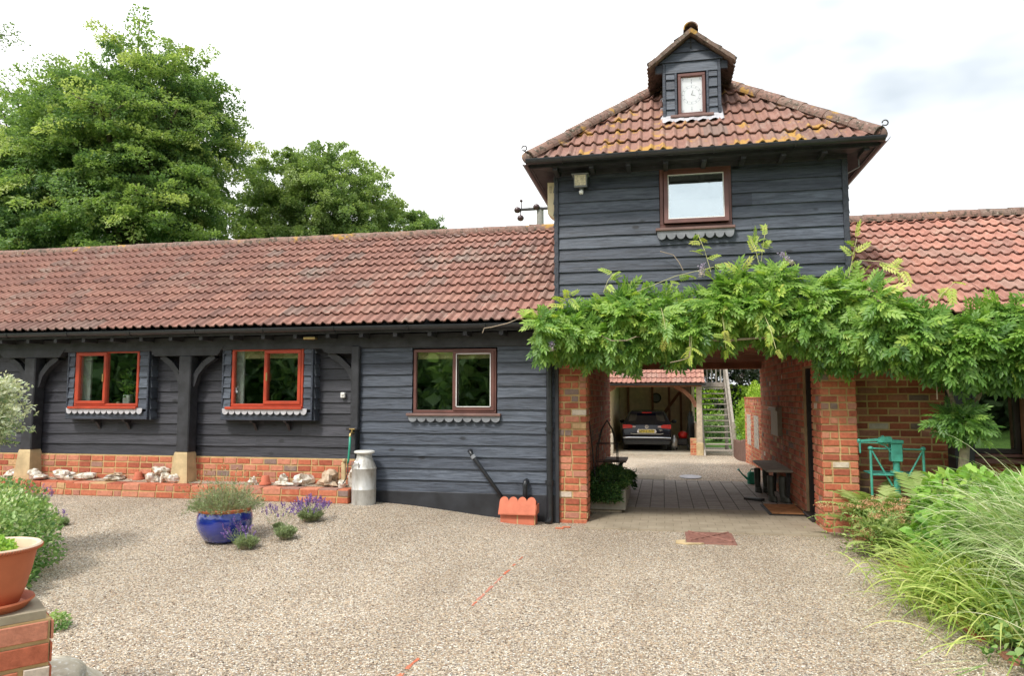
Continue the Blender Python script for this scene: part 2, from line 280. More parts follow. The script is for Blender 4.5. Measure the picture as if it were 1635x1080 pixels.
# ------------------------------------------------------------------ building blocks
ORG = {}
class MB:
    def __init__(s): s.v = []; s.f = []; s.r = []
    def quad(s, a, b, c, d, r=0.): i = len(s.v); s.v += [a, b, c, d]; s.f.append((i, i+1, i+2, i+3)); s.r.append(r)
    def poly(s, pts, r=0.): i = len(s.v); s.v += list(pts); s.f.append(tuple(range(i, i+len(pts)))); s.r.append(r)
    def box(s, x0, x1, y0, y1, z0, z1, r=0., j=0.):
        i = len(s.v)
        for x in (x0, x1):
            for y in (y0, y1):
                for z in (z0, z1):
                    s.v.append((x+random.uniform(-j, j), y+random.uniform(-j, j), z+random.uniform(-j, j)) if j else (x, y, z))
        for q in ((0,1,3,2), (4,6,7,5), (0,4,5,1), (2,3,7,6), (0,2,6,4), (1,5,7,3)): s.f.append(tuple(i+k for k in q)); s.r.append(r)
    def bbox(s, x0, x1, y0, y1, z0, z1, b=.006, r=0.):   # box with chamfered edges
        b = min(b, abs(x1-x0)*.45, abs(y1-y0)*.45, abs(z1-z0)*.45); i = len(s.v); idx = {}
        for sx in (0, 1):
            for sy in (0, 1):
                for sz in (0, 1):
                    X = (x0, x1)[sx]; Y = (y0, y1)[sy]; Z = (z0, z1)[sz]; dx = b*(1-2*sx); dy = b*(1-2*sy); dz = b*(1-2*sz)
                    for k, p in enumerate(((X, Y+dy, Z+dz), (X+dx, Y, Z+dz), (X+dx, Y+dy, Z))): idx[sx, sy, sz, k] = len(s.v); s.v.append(p)
        F = []
        for a in (0, 1):
            F.append([idx[a,p,q,0] for p, q in ((0,0),(1,0),(1,1),(0,1))]); F.append([idx[p,a,q,1] for p, q in ((0,0),(1,0),(1,1),(0,1))]); F.append([idx[p,q,a,2] for p, q in ((0,0),(1,0),(1,1),(0,1))])
        for a in (0, 1):
            for c in (0, 1):
                F.append([idx[a,c,0,0], idx[a,c,1,0], idx[a,c,1,1], idx[a,c,0,1]]); F.append([idx[a,0,c,0], idx[a,1,c,0], idx[a,1,c,2], idx[a,0,c,2]]); F.append([idx[0,a,c,1], idx[1,a,c,1], idx[1,a,c,2], idx[0,a,c,2]])
        for sx in (0, 1):
            for sy in (0, 1):
                for sz in (0, 1): F.append([idx[sx,sy,sz,k] for k in range(3)])
        for q in F: s.f.append(tuple(q)); s.r.append(r)
    def tube(s, path, rad_, n=8, cap=True, r=0.):
        P = [Vector(p) for p in path]; rr = rad_ if isinstance(rad_, (list, tuple)) else [rad_]*len(P); base = len(s.v)
        t = (P[1]-P[0]).normalized(); u = t.orthogonal().normalized()
        for k, p in enumerate(P):
            t = (P[min(k+1, len(P)-1)] - P[max(k-1, 0)]).normalized(); u = (u - t*u.dot(t)); u = u.normalized() if u.length > 1e-6 else t.orthogonal().normalized(); w = t.cross(u)
            for a in range(n):
                an = 2*math.pi*a/n; s.v.append(tuple(p + (u*math.cos(an) + w*math.sin(an))*rr[k]))
        for k in range(len(P)-1):
            for a in range(n):
                b = (a+1) % n; s.f.append((base+k*n+a, base+k*n+b, base+(k+1)*n+b, base+(k+1)*n+a)); s.r.append(r)
        if cap:
            s.f.append(tuple(base+a for a in range(n))[::-1]); s.r.append(r); e = base+(len(P)-1)*n; s.f.append(tuple(e+a for a in range(n))); s.r.append(r)
    def lathe(s, prof, c, n=32, r=0., close=False, jit=0.):
        base = len(s.v)
        for (ra, z) in prof:
            for a in range(n): an = 2*math.pi*a/n; s.v.append((c[0]+ra*math.cos(an), c[1]+ra*math.sin(an), c[2]+z))
        for k in range(len(prof)-1):
            for a in range(n): b = (a+1) % n; s.f.append((base+k*n+a, base+k*n+b, base+(k+1)*n+b, base+(k+1)*n+a)); s.r.append(r)
    def prism(s, poly, m, d0, d1, r=0.):   # poly 2d list; m(a,b,d)->xyz
        i = len(s.v); n = len(poly)
        for d in (d0, d1):
            for a, b in poly: s.v.append(m(a, b, d))
        s.f.append(tuple(range(i, i+n))); s.r.append(r); s.f.append(tuple(range(i+2*n-1, i+n-1, -1))); s.r.append(r)
        for k in range(n): q = (k+1) % n; s.f.append((i+k, i+n+k, i+n+q, i+q)); s.r.append(r)
    def blob(s, c, r3, n=10, m=14, noise=.25, seed=0, r=0., jag=0.):
        rg = np.random.default_rng(seed); k1 = rg.normal(size=(5, 3))*1.7; ph = rg.uniform(0, 6, 5); base = len(s.v)
        for i in range(n+1):
            th = math.pi*i/n
            for j in range(m):
                p = np.array([math.sin(th)*math.cos(2*math.pi*j/m), math.sin(th)*math.sin(2*math.pi*j/m), math.cos(th)])
                q = 1 + noise*float(np.sum(np.sin(k1@p*1.6+ph)))/2.5 + (jag*rg.normal() if 0 < i < n else 0)
                s.v.append((c[0]+p[0]*r3[0]*q, c[1]+p[1]*r3[1]*q, c[2]+p[2]*r3[2]*q))
        for i in range(n):
            for j in range(m): b = (j+1) % m; s.f.append((base+i*m+j, base+(i+1)*m+j, base+(i+1)*m+b, base+i*m+b)); s.r.append(r)
    def build(s, name, mat, parent=None, smooth=False):
        o = ORG.get(parent.name, (0,0,0)) if parent else (0,0,0)
        me = bpy.data.meshes.new(name); me.from_pydata([(a-o[0], b-o[1], c-o[2]) for a, b, c in s.v], [], s.f)
        me.materials.append(MATS[mat]); at = me.attributes.new('rnd', 'FLOAT', 'FACE'); at.data.foreach_set('value', s.r)
        if smooth is True: me.shade_smooth()
        elif smooth: me.shade_smooth(); me.set_sharp_from_angle(angle=rad(smooth))
        ob = bpy.data.objects.new(name, me); COL.objects.link(ob)
        if parent: ob.parent = parent; ORG[ob.name] = o
        else: ORG[ob.name] = (0,0,0)
        return ob
def tag(o, label=None, cat=None, group=None, kind=None):
    if label: o['label'] = label
    if cat: o['category'] = cat
    if group: o['group'] = group
    if kind: o['kind'] = kind
    return o
def thing(name, label, cat, loc=(0,0,0), group=None):
    o = bpy.data.objects.new(name, None); o.empty_display_size = .2; COL.objects.link(o); o.location = loc; ORG[o.name] = tuple(loc)
    return tag(o, label, cat, group)
def fastmesh(name, V, F, rnd, mat, parent=None):
    o = ORG.get(parent.name, (0,0,0)) if parent else (0,0,0)
    V = np.asarray(V, dtype=np.float32) - np.array(o, dtype=np.float32); F = np.asarray(F, dtype=np.int32); k = F.shape[1]
    me = bpy.data.meshes.new(name); me.vertices.add(len(V)); me.vertices.foreach_set('co', V.ravel())
    me.loops.add(F.size); me.loops.foreach_set('vertex_index', F.ravel()); me.polygons.add(len(F))
    me.polygons.foreach_set('loop_start', np.arange(0, F.size, k, dtype=np.int32)); me.update(calc_edges=True)
    me.materials.append(MATS[mat]); at = me.attributes.new('rnd', 'FLOAT', 'FACE'); at.data.foreach_set('value', np.asarray(rnd, dtype=np.float32))
    ob = bpy.data.objects.new(name, me); COL.objects.link(ob)
    if parent: ob.parent = parent
    ORG[ob.name] = o
    return ob
def nrm(a): return a/np.maximum(np.linalg.norm(a, axis=-1, keepdims=True), 1e-9)
def leaves6(P, D, Nn, L, W, fold=.25):
    D = nrm(D); S = nrm(np.cross(Nn, D)); Nn = nrm(np.cross(D, S)); L = L[:, None]; W = W[:, None]; c = R.normal(size=L.shape)*.06
    pt = lambda l, s, u: P + D*L*l + S*W*s + Nn*(W*u) - Nn*L*(l*l*(.22+c))
    V = np.stack([pt(0,0,0), pt(.22,.38,fold), pt(.58,.46,fold), pt(1,0,0), pt(.58,-.46,fold), pt(.22,-.38,fold), pt(.5,0,0)], 1).reshape(-1, 3); i = np.arange(len(P))[:, None]*7
    F = np.concatenate([i+np.array([q]) for q in ((0,1,6),(1,2,6),(2,3,6),(6,3,4),(6,4,5),(0,6,5))], 1).reshape(-1, 3)
    return V, F
def leaves(P, D, Nn, L, W, fold=.25):
    """folded rhombic leaves: base P, direction D, normal Nn -> verts, tris"""
    D = nrm(D); S = nrm(np.cross(Nn, D)); Nn = nrm(np.cross(D, S)); L = L[:, None]; W = W[:, None]
    a = P; b = P + D*L*.45 + S*W*.5 + Nn*W*fold; c = P + D*L - Nn*L*.12; d = P + D*L*.45 - S*W*.5 + Nn*W*fold
    V = np.stack([a, b, c, d], 1).reshape(-1, 3); i = np.arange(len(P))[:, None]*4
    F = np.concatenate([i+np.array([[0, 1, 2]]), i+np.array([[0, 2, 3]])], 1).reshape(-1, 3)
    return V, F
def leafobj(name, P, D, Nn, L, W, r, mat, parent=None, fold=.25):
    if mat in ('hydrangea_leaf', 'box_leaf', 'varieg_leaf'): V, F = leaves6(P, D, Nn, L, W, fold*.6); return fastmesh(name, V, F, np.repeat(np.clip(r, 0, 1), 6), mat, parent)
    V, F = leaves(P, D, Nn, L, W, fold); return fastmesh(name, V, F, np.repeat(np.clip(r, 0, 1), 2), mat, parent)

XW = lambda y, out=-1: (lambda a, o, z: (a, y + out*o, z))       # wall facing -y (out=-1)
YW = lambda x, out=1: (lambda a, o, z: (x + out*o, a, z))        # wall facing +x / -x
def boards(m, mp, a0, a1, z0, z1, pitch=.135, ops=(), clip=None):
    n = int(math.ceil((z1-z0)/pitch))
    for i in range(n):
        zb = z0 + i*pitch; zt = min(zb+pitch+.012, z1)
        cuts = {a0, a1}
        for (oa, ob, oz0, oz1) in ops:
            if oz0 < zt and oz1 > zb: cuts |= {c for c in (oa, ob) if a0 < c < a1}
        if a1-a0 > 3:
            c = a0 + random.uniform(1.2, 3.4)
            while c < a1-.5: cuts.add(c); c += random.uniform(2.2, 4.0)
        cs = sorted(cuts)
        for k in range(len(cs)-1):
            xa, xb = cs[k], cs[k+1]; mid = (xa+xb)/2; segs = [(zb, zt)]
            for (oa, ob, oz0, oz1) in ops:
                if oa < mid < ob:
                    ns_ = []
                    for (p, q) in segs:
                        if oz0 >= q or oz1 <= p: ns_.append((p, q)); continue
                        if oz0 > p: ns_.append((p, oz0))
                        if oz1 < q: ns_.append((oz1, q))
                    segs = ns_
            rr = random.random()
            for (p, q) in segs:
                if q-p < .012: continue
                xl, xr = xa, xb
                if clip:
                    xl, xr = max(xa, clip(p)[0]), min(xb, clip(p)[1])
                    if xr-xl < .02: continue
                th = lambda z: .031 - .020*(z-zb)/pitch
                st = max(1, int((xr-xl)/.22)); xs = [xl+(xr-xl)*u/st for u in range(st+1)]
                jz = [random.uniform(-.0032, .0032) if p == zb else 0 for _ in xs]; bow = random.uniform(-.004, .004)
                for u in range(st):
                    A, B = xs[u], xs[u+1]; za, zc = p+jz[u]+bow*math.sin(3*A), p+jz[u+1]+bow*math.sin(3*B)
                    tA, tB = A, B
                    if clip: tA = min(max(A, clip(q)[0]), clip(q)[1]); tB = min(max(B, clip(q)[0]), clip(q)[1])
                    m.quad(mp(A, th(p), za), mp(B, th(p), zc), mp(tB, th(q), q), mp(tA, th(q), q), rr)
                    m.quad(mp(A, 0, za), mp(B, 0, zc), mp(B, th(p), zc), mp(A, th(p), za), rr)
                for e, A in ((0, xl), (1, xr)):
                    m.quad(mp(A, 0, p), mp(A, th(p), p), mp(A, th(q), q), mp(A, 0, q), rr)
def slab(m, a0, a1, z0, z1, ops, mk):
    xs = sorted({a0, a1} | {c for o in ops for c in o[:2] if a0 < c < a1}); zs = sorted({z0, z1} | {c for o in ops for c in o[2:] if z0 < c < z1})
    for i in range(len(xs)-1):
        for k in range(len(zs)-1):
            cx, cz = (xs[i]+xs[i+1])/2, (zs[k]+zs[k+1])/2
            if any(o[0] < cx < o[1] and o[2] < cz < o[3] for o in ops): continue
            mk(xs[i], xs[i+1], zs[k], zs[k+1])
def bricks(m, mp, a0, a1, z0, z1, L=.182, H=.0755, ops=(), off=0., clip=None, proud=.007):
    j = .0165; n = int(round((z1-z0)/H)); H = (z1-z0)/max(n, 1)
    for i in range(n):
        zb = z0+i*H; x = a0 - (L*.5 if (i+int(off)) % 2 else 0.) + random.uniform(-.008, .008)
        while x < a1-.01:
            w_ = L if random.random() < .84 else L*.5
            xa, xb = max(x, a0), min(x+w_, a1); x += w_
            if a1 - x < .03: xb = a1; x = a1
            if xb-xa < .035: continue
            cx, cz = (xa+xb)/2, zb+H/2
            if any(o[0] < cx < o[1] and o[2] < cz < o[3] for o in ops): continue
            if clip and not clip(cx, cz): continue
            ea = 0 if xa == a0 else j/2; eb = 0 if xb == a1 else j/2
            A, B, C_, D = xa+ea, xb-eb, zb+j/2, zb+H-j/2; q = lambda: random.uniform(-.0022, .0022); pr_ = proud+random.uniform(-.002, .003); rr = random.random()
            p = [(A+q(), C_+q()), (B+q(), C_+q()), (B+q(), D+q()), (A+q(), D+q())]; ins = .003; cxx, czz = (A+B)/2, (C_+D)/2
            sg = lambda v_: 1 if v_ > 0 else -1
            f_ = [(a_-ins*sg(a_-cxx), b_-ins*sg(b_-czz)) for a_, b_ in p]
            bk = [mp(a_, -.002, b_) for a_, b_ in p]; md = [mp(a_, pr_-.003, b_) for a_, b_ in p]; fr = [mp(a_, pr_, b_) for a_, b_ in f_]
            b0 = len(m.v); m.v += bk+md+fr; m.f.append((b0+8, b0+9, b0+10, b0+11)); m.r.append(rr)
            for k in range(4):
                k2 = (k+1) % 4
                m.f.append((b0+k, b0+k2, b0+4+k2, b0+4+k)); m.r.append(rr); m.f.append((b0+4+k, b0+4+k2, b0+8+k2, b0+8+k)); m.r.append(rr)
def tiles(m, O, U, V, Nn, Lu, Lv, lim=None, gauge=.255, roll=.126, hgt=.031):
    O, U, V, Nn = (np.array(q, float) for q in (O, U, V, Nn)); rows = int(math.ceil(Lv/gauge)); ts = [0, .22, .30, .38, .5, .62, .70, .78, 1]
    hp = lambda t: hgt*math.cos(math.pi*(t-.5)/.56)**1.3 if .22 < t < .78 else 0.
    for r_ in range(rows):
        v0 = r_*gauge; v1 = min(v0+gauge+.02, Lv); u = -(roll if r_ % 2 else 0)
        while u < Lu:
            rr = random.random(); dn = random.uniform(-.003, .004); dv = random.uniform(-.007, .007)-(.022 if random.random() < .02 else 0); tl = random.uniform(-.003, .003)
            pts = sorted({u+roll*(k+t) for k in (0, 1) for t in ts})
            lo0, hi0 = lim(v0) if lim else (0, Lu); lo1, hi1 = lim(v1) if lim else (0, Lu)
            if u+2*roll < min(lo0, lo1) or u > max(hi0, hi1): u += 2*roll; continue
            b0 = len(m.v); cnt = 0
            for p in pts:
                h = hp(((p-u) % roll)/roll) if abs(((p-u)/roll) % 1) > 1e-6 else 0; a = min(max(p, lo0), hi0); b = min(max(p, lo1), hi1); sk = tl*((p-u)/(2*roll)-.5)
                m.v.append(tuple(O+U*a+V*(v0+dv)+Nn*(h+.019+dn+sk))); m.v.append(tuple(O+U*a+V*(v0+dv)+Nn*(h+.034+dn+sk))); m.v.append(tuple(O+U*b+V*v1+Nn*(h+.004+dn*.4))); cnt += 1
            for k in range(cnt-1):
                i = b0+3*k; m.f.append((i, i+3, i+4, i+1)); m.r.append(rr); m.f.append((i+1, i+4, i+5, i+2)); m.r.append(rr)
            u += 2*roll
def halfround(m, p0, p1, r_, seg=.28, up=(0,0,1), drop=.0):
    p0, p1 = Vector(p0), Vector(p1); L = (p1-p0).length; t = (p1-p0).normalized(); up = Vector(up); s_ = t.cross(up).normalized(); u = s_.cross(t).normalized(); n = max(1, int(L/seg)); n_a = 10
    for i in range(n):
        a = p0+t*(L*i/n); b = p0+t*(L*(i+1)/n+.01); rr = random.random(); ra, rb = r_*random.uniform(1.0, 1.05), r_*.95; dz = random.uniform(-.004, .004); b0 = len(m.v)
        for c, ri in ((a, ra-.014), (a, ra), (b, rb)):
            for k in range(n_a+1):
                an = math.pi*k/n_a*1.1-.05*math.pi; m.v.append(tuple(c + s_*math.cos(an)*ri + u*(math.sin(an)*ri+dz)))
        for q in range(2):
            for k in range(n_a): j0 = b0+q*(n_a+1)+k; m.f.append((j0, j0+1, j0+n_a+2, j0+n_a+1)); m.r.append(rr)
def textobj(name, body, size, loc, rot, mat, parent, ext=.001):
    c = bpy.data.curves.new(name, 'FONT'); c.body = body; c.size = size; c.extrude = ext; c.align_x = 'CENTER'; c.align_y = 'CENTER'; c.materials.append(MATS[mat])
    tmp = bpy.data.objects.new(name, c); COL.objects.link(tmp); bpy.context.view_layer.update()
    me = bpy.data.meshes.new_from_object(tmp.evaluated_get(bpy.context.evaluated_depsgraph_get())); bpy.data.objects.remove(tmp)
    o = bpy.data.objects.new(name, me); COL.objects.link(o); o.parent = parent; g = ORG.get(parent.name, (0,0,0)); o.location = (loc[0]-g[0], loc[1]-g[1], loc[2]-g[2]); o.rotation_euler = rot
    return o

ss = lambda t: (lambda c: c*c*(3-2*c))(min(max(t, 0), 1))
def gh(x, y): return .17*ss((-1.2-x)/2.2)*ss((y-5.0)/2.6) - .34*ss((y-15)/7)
def sheet(name, xs, ys, mat, dz, f=gh, kind='structure', keep=None):
    m = MB(); idx = {}
    for i, x in enumerate(xs):
        for j, y in enumerate(ys): idx[i, j] = len(m.v); m.v.append((x, y, f(x, y)+dz))
    for i in range(len(xs)-1):
        for j in range(len(ys)-1):
            if keep and not keep((xs[i]+xs[i+1])/2, (ys[j]+ys[j+1])/2): continue
            m.f.append((idx[i, j], idx[i+1, j], idx[i+1, j+1], idx[i, j+1])); m.r.append(0.)
    return tag(m.build(name, mat, None, True), kind=kind)
far = lambda a, b, c, n: list(np.linspace(a, b, n)) 
gx = [-600, -200, -80, -40, -25] + list(np.arange(-18, 12.1, .5)) + [16, 25, 40, 80, 200, 600]
gy = [-600, -200, -80, -40, -20, -10] + list(np.arange(-6, 28.1, .5)) + [32, 40, 60, 100, 200, 600]
tag(sheet('ground', gx, gy, 'grass', -.03), kind='structure')
sheet('gravel_courtyard', np.arange(-14, 8.01, .4), np.arange(-5, 12.41, .3), 'gravel', 0.0)
sheet('back_yard_gravel', np.arange(-9, 2.41, .4), np.arange(12.4, 26.1, .4), 'gravel_far', 0.0)

# ------------------------------------------------------------------ windows
def window(parent, x0, x1, z0, z1, y, mat, mull=None, sash=None, glass='glass', sill=None, fw=.035, name='window', apron=None, sillmat=None, flat=False):
    """frame in the plane y (front face), looking towards -y; sub-parts: pane, sill, lead apron"""
    m = MB(); yb = y+.06
    m.bbox(x0, x1, y, yb, z1-fw, z1, .005); m.bbox(x0, x1, y, yb, z0, z0+fw, .005)
    m.bbox(x0, x0+fw, y+.001, yb, z0+fw-.004, z1-fw+.004, .005); m.bbox(x1-fw, x1, y+.001, yb, z0+fw-.004, z1-fw+.004, .005)
    if mull: m.bbox(mull-.022, mull+.022, y+.002, yb, z0+fw-.004, z1-fw+.004, .005)
    fr = m.build(name, mat, parent); sub = parent if flat else fr
    if sash:
        s_ = MB(); a, b = sash; t = .042; c0, c1 = z0+fw*.75, z1-fw*.75
        s_.bbox(a, b, y-.012, y+.03, c1-t, c1, .006); s_.bbox(a, b, y-.012, y+.03, c0, c0+t, .006)
        s_.bbox(a, a+t, y-.011, y+.03, c0+t-.004, c1-t+.004, .006); s_.bbox(b-t, b, y-.011, y+.03, c0+t-.004, c1-t+.004, .006)
        s_.build('sash', mat, sub)
    p = MB(); cells = [(x0+fw, (mull-.022) if mull else x1-fw)] + ([(mull+.022, x1-fw)] if mull else [])
    for a, b in cells: p.box(a-.002, b+.002, y+.026, y+.030, z0+fw-.002, z1-fw+.002)
    p.build('pane', glass, sub)
    if sill:
        s_ = MB(); s_.bbox(x0-sill[0], x1+sill[1], y-.055, y+.02, z0-.034, z0-.002, .006); s_.build('sill', sillmat or mat, sub)
    if apron:
        a = MB(); n, h, xa, xb, ztop, pm = apron; wd = (xb-xa)/n; cz = ztop-h*.45; poly = [(xa, ztop), ]
        for k in range(n):
            for q in range(9):
                an = math.pi*q/8; poly.append((xa+wd*(k+.5)-math.cos(an)*wd*.46, cz-math.sin(an)*h*.55))
        poly.append((xb, ztop)); a.prism(poly, lambda u, v_, d: (u, y-.034+d, v_), 0, .006); a.build('scalloped_apron', pm, sub)
    return fr

# ------------------------------------------------------------------ long barn on the left
YE, ZE = 7.78, 2.215                      # tile edge at the eave
barn = thing('barn', 'long low black weatherboarded barn with a red tiled roof, left of the archway tower', 'barn', (-1.2, 8.07, 0))
XL = -14.0
OPS3 = [(-2.86, -1.84, 1.185, 1.955)]
m = MB()
slab(m, -3.57, -1.17, -.1, 2.02, OPS3, lambda a, b, c, d: m.box(a, b, 8.07, 8.15, c, d))
OPB = [(-7.50, -6.44, 1.22, 2.0), (-5.28, -4.18, 1.22, 2.0)]
slab(m, XL, -3.57, -.1, 2.02, OPB, lambda a, b, c, d: m.box(a, b, 8.21, 8.29, c, d))
m.box(-3.57, -3.5, 8.15, 8.205, -.1, 2.02)
m.box(XL, -1.1, 12.4, 12.5, -.2, 2.4); m.box(XL-.08, XL, 8.21, 12.5, -.2, 2.4)
m.build('wall', 'black_timber', barn)
m = MB(); boards(m, XW(8.07), -3.50, -1.17, .295, 1.975, .1355, OPS3); boards(m, XW(8.07), -3.50, -1.17, 1.975, 2.0, .13); m.build('weatherboarding', 'board_x', barn)
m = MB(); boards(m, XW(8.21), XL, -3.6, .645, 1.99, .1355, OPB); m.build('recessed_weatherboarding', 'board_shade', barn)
m = MB(); m.bbox(-3.52, -1.165, 8.035, 8.075, -.12, .305, .01); m.build('black_plinth', 'black_plinth', barn)
# brick plinth under the recessed wall
m = MB(); m.box(XL, -3.57, 8.175, 8.209, .10, .645); c = m.build('brick_plinth', 'mortar', barn)
m = MB(); bricks(m, XW(8.175), XL, -3.575, .165, .635, off=1); m.build('bricks', 'brick', c)
# wall plate, fascia, rafter feet
m = MB(); m.bbox(XL, -1.17, 8.02, 8.05, 1.965, 2.13, .004); m.bbox(XL, -3.4, 8.06, 8.5, 2.0, 2.03, .003); m.build('fascia', 'black_timber', barn)
x = -13.8
m = MB()
while x < -1.3:
    m = MB(); m.box(x, x+.045, 7.80, 8.02, 2.075, 2.14); m.build('rafter_foot', 'black_timber', barn); x += .415
m = MB(); m.quad((XL, 7.79, 2.165), (-1.17, 7.79, 2.165), (-1.17, 8.6, 2.72), (XL, 8.6, 2.72)); m.box(XL, -1.17, 7.79, 7.80, 2.12, 2.18); m.build('soffit', 'black_timber', barn)
# gutter (half round) and brackets
def gutter(name, parent, x0, x1, y, z, r_=.047, brk=.9):
    m = MB(); n = 10
    for (ra, fl) in ((r_, 1), (r_-.004, 0)):
        for k in range(n):
            a, b = math.pi+math.pi*k/n, math.pi+math.pi*(k+1)/n
            q = [(x0, y+ra*math.cos(a), z+ra*math.sin(a)), (x1, y+ra*math.cos(a), z+ra*math.sin(a)), (x1, y+ra*math.cos(b), z+ra*math.sin(b)), (x0, y+ra*math.cos(b), z+ra*math.sin(b))]
            m.quad(*q)
    m.box(x0, x1, y-r_-.002, y-r_+.006, z-.004, z+.005)
    x = x0+.4
    while x < x1-.1:
        m.tube([(x, y-r_-.003, z+.008)]+[(x, y+(r_+.004)*math.cos(math.pi+math.pi*k/6), z+(r_+.004)*math.sin(math.pi+math.pi*k/6)) for k in range(7)], .007, 5); x += brk
    return m.build(name, 'black_plastic', parent, 50)
gutter('gutter', barn, XL, -1.22, 7.745, 2.19)
# roof
zr, yr = 3.83, 10.3
V = Vector((0, yr-YE, zr-ZE)); Lv = V.length; V.normalize(); Nv = Vector((1,0,0)).cross(V)
m = MB(); tiles(m, (XL, YE, ZE), (1,0,0), V, Nv, -1.175-XL, Lv); m.build('roof', 'tile_left', barn)
m = MB(); m.quad((XL, YE+.02, ZE-.02), (-1.175, YE+.02, ZE-.02), (-1.175, yr, zr-.02), (XL, yr, zr-.02)); m.quad((XL, yr, zr-.02), (-1.175, yr, zr-.02), (-1.175, 12.8, ZE), (XL, 12.8, ZE))
m.build('roof_deck', 'black_timber', barn)
m = MB(); halfround(m, (XL, yr, zr-.015), (-1.18, yr, zr-.015), .095, .34); m.build('ridge', 'ridge_tile', barn)
# oak posts with braces on sandstone pads
for px_ in (-10.42, -8.12, -5.83):
    m = MB(); m.bbox(px_-.085, px_+.085, 8.0, 8.17, .70, 1.90, .012); p = m.build('post', 'black_timber', barn)
    m = MB()
    for sg in (-1, 1):
        pts = [(px_+sg*.075, 1.52), (px_+sg*.13, 1.68), (px_+sg*.23, 1.80), (px_+sg*.37, 1.895)]
        for k in range(3):
            (a, c), (b, d) = pts[k], pts[k+1]; L_ = math.hypot(b-a, d-c); nx, nz = -(d-c)/L_*.034, (b-a)/L_*.034
            m.prism([(a-nx, c-nz), (b-nx, d-nz), (b+nx, d+nz), (a+nx, c+nz)], lambda u, v_, dd: (u, dd, v_), 8.05+.001*k, 8.13)
    m.build('curved_brace', 'black_timber', p)
    m = MB(); b0 = len(m.v)
    for z_, h_ in ((.30, .125), (.68, .092), (.705, .084)):
        for sx_, sy_ in ((-1,-1),(1,-1),(1,1),(-1,1)): m.v.append((px_-.01+sx_*h_, 8.085+sy_*h_*.95, z_))
    for k in range(2):
        for q in range(4): a = b0+4*k+q; b = b0+4*k+(q+1)%4; m.f.append((a, b, b+4, a+4)); m.r.append(0)
    m.f.append((b0+8, b0+9, b0+10, b0+11)); m.r.append(0); m.build('padstone', 'padstone', p)
    m = MB(); m.prism([(px_-.52, 2.0), (px_-.50, 1.98), (px_-.44, 1.90), (px_+.44, 1.90), (px_+.50, 1.98), (px_+.52, 2.0)], lambda u, v_, dd: (u, dd, v_), 8.01, 8.13); m.build('bolster', 'black_timber', p)
m = MB(); m.bbox(-3.60, -3.50, 7.98, 8.10, 1.02, 1.99, .01); m.bbox(-3.63, -3.49, 7.93, 8.05, 1.0, 1.03, .006); m.bbox(-3.60, -3.52, 7.96, 8.05, .72, 1.0, .006); m.bbox(-3.53, -3.50, 8.10, 8.20, .3, 1.99, .004)
p = m.build('post', 'black_timber', barn)
m = MB(); pts = [(-3.58, 1.56), (-3.66, 1.72), (-3.78, 1.83), (-3.92, 1.91)]
for k in range(3):
    (a, c), (b, d) = pts[k], pts[k+1]; L_ = math.hypot(b-a, d-c); nx, nz = -(d-c)/L_*.034, (b-a)/L_*.034
    m.prism([(a-nx, c-nz), (b-nx, d-nz), (b+nx, d+nz), (a+nx, c+nz)], lambda u, v_, dd: (u, dd, v_), 8.05+.001*k, 8.13)
m.build('curved_brace', 'black_timber', p)
m = MB(); m.prism([(-4.06, 1.995), (-4.03, 1.965), (-3.99, 1.96), (-3.96, 1.925), (-3.91, 1.905), (-3.60, 1.90), (-3.60, 1.995)], lambda u, v_, dd: (u, dd, v_), 8.01, 8.13); m.build('bolster', 'black_timber', p)
# projecting window bays
for (b0_, b1_, w0, w1) in ((-7.57, -6.37, -7.46, -6.515), (-5.33, -4.12, -5.205, -4.245)):
    op = [(w0-.01, w1+.01, 1.262, 1.99)]
    m = MB(); slab(m, b0_, b1_, 1.10, 2.0, op, lambda a, b, c, d: m.box(a, b, 8.07, 8.11, c, d))
    m.box(b0_, b0_+.03, 8.11, 8.21, 1.10, 2.0); m.box(b1_-.03, b1_, 8.11, 8.21, 1.10, 2.0); m.box(b0_+.03, b1_-.03, 8.11, 8.21, 1.10, 1.125); m.box(b0_+.03, b1_-.03, 8.11, 8.21, 1.975, 2.0)
    bay = m.build('window_bay', 'black_timber', barn)
    m = MB(); boards(m, XW(8.07), b0_+.015, b1_-.015, 1.235, 1.99, .1355, op); m.bbox(b0_-.003, b1_+.003, 8.036, 8.07, 1.10, 1.20, .006)
    m.bbox(b0_-.004, b0_+.02, 8.038, 8.07, 1.2, 1.995, .004); m.bbox(b1_-.02, b1_+.004, 8.038, 8.07, 1.2, 1.995, .004); m.build('bay_boarding', 'board_x', bay)
    m = MB(); boards(m, YW(b0_, -1), 8.075, 8.20, 1.10, 1.99, .1355); m.build('cheek_boarding', 'board_y', bay); m = MB(); boards(m, YW(b1_), 8.075, 8.20, 1.10, 1.99, .1355); m.build('cheek_boarding', 'board_y', bay)
    for q in (.33, .70):
        m = MB(); xq = b0_+(b1_-b0_)*q; m.prism([(8.19, 1.10), (8.05, 1.10), (8.06, 1.08), (8.12, 1.06), (8.165, 1.0), (8.19, .96)], lambda u, v_, dd: (dd, u, v_), xq-.017, xq+.017); m.build('bracket', 'black_timber', bay)
    mid = (w0+w1)/2-.02
    window(barn, w0, w1, 1.268, 1.985, 8.045, 'red_wood', mid, (w0+.028, mid+.018) if b0_ < -7 else (mid-.018, w1-.028), sill=(.05, .015), apron=(13, .075, b0_+.03, b1_-.05, 1.245, 'lead_pale'))
    m = MB(); m.bbox(mid+.015 if b0_ > -7 else mid-.03, (mid+.035) if b0_ > -7 else mid-.01, 8.02, 8.033, 1.58, 1.68, .004); m.build('casement_handle', 'brass', barn)
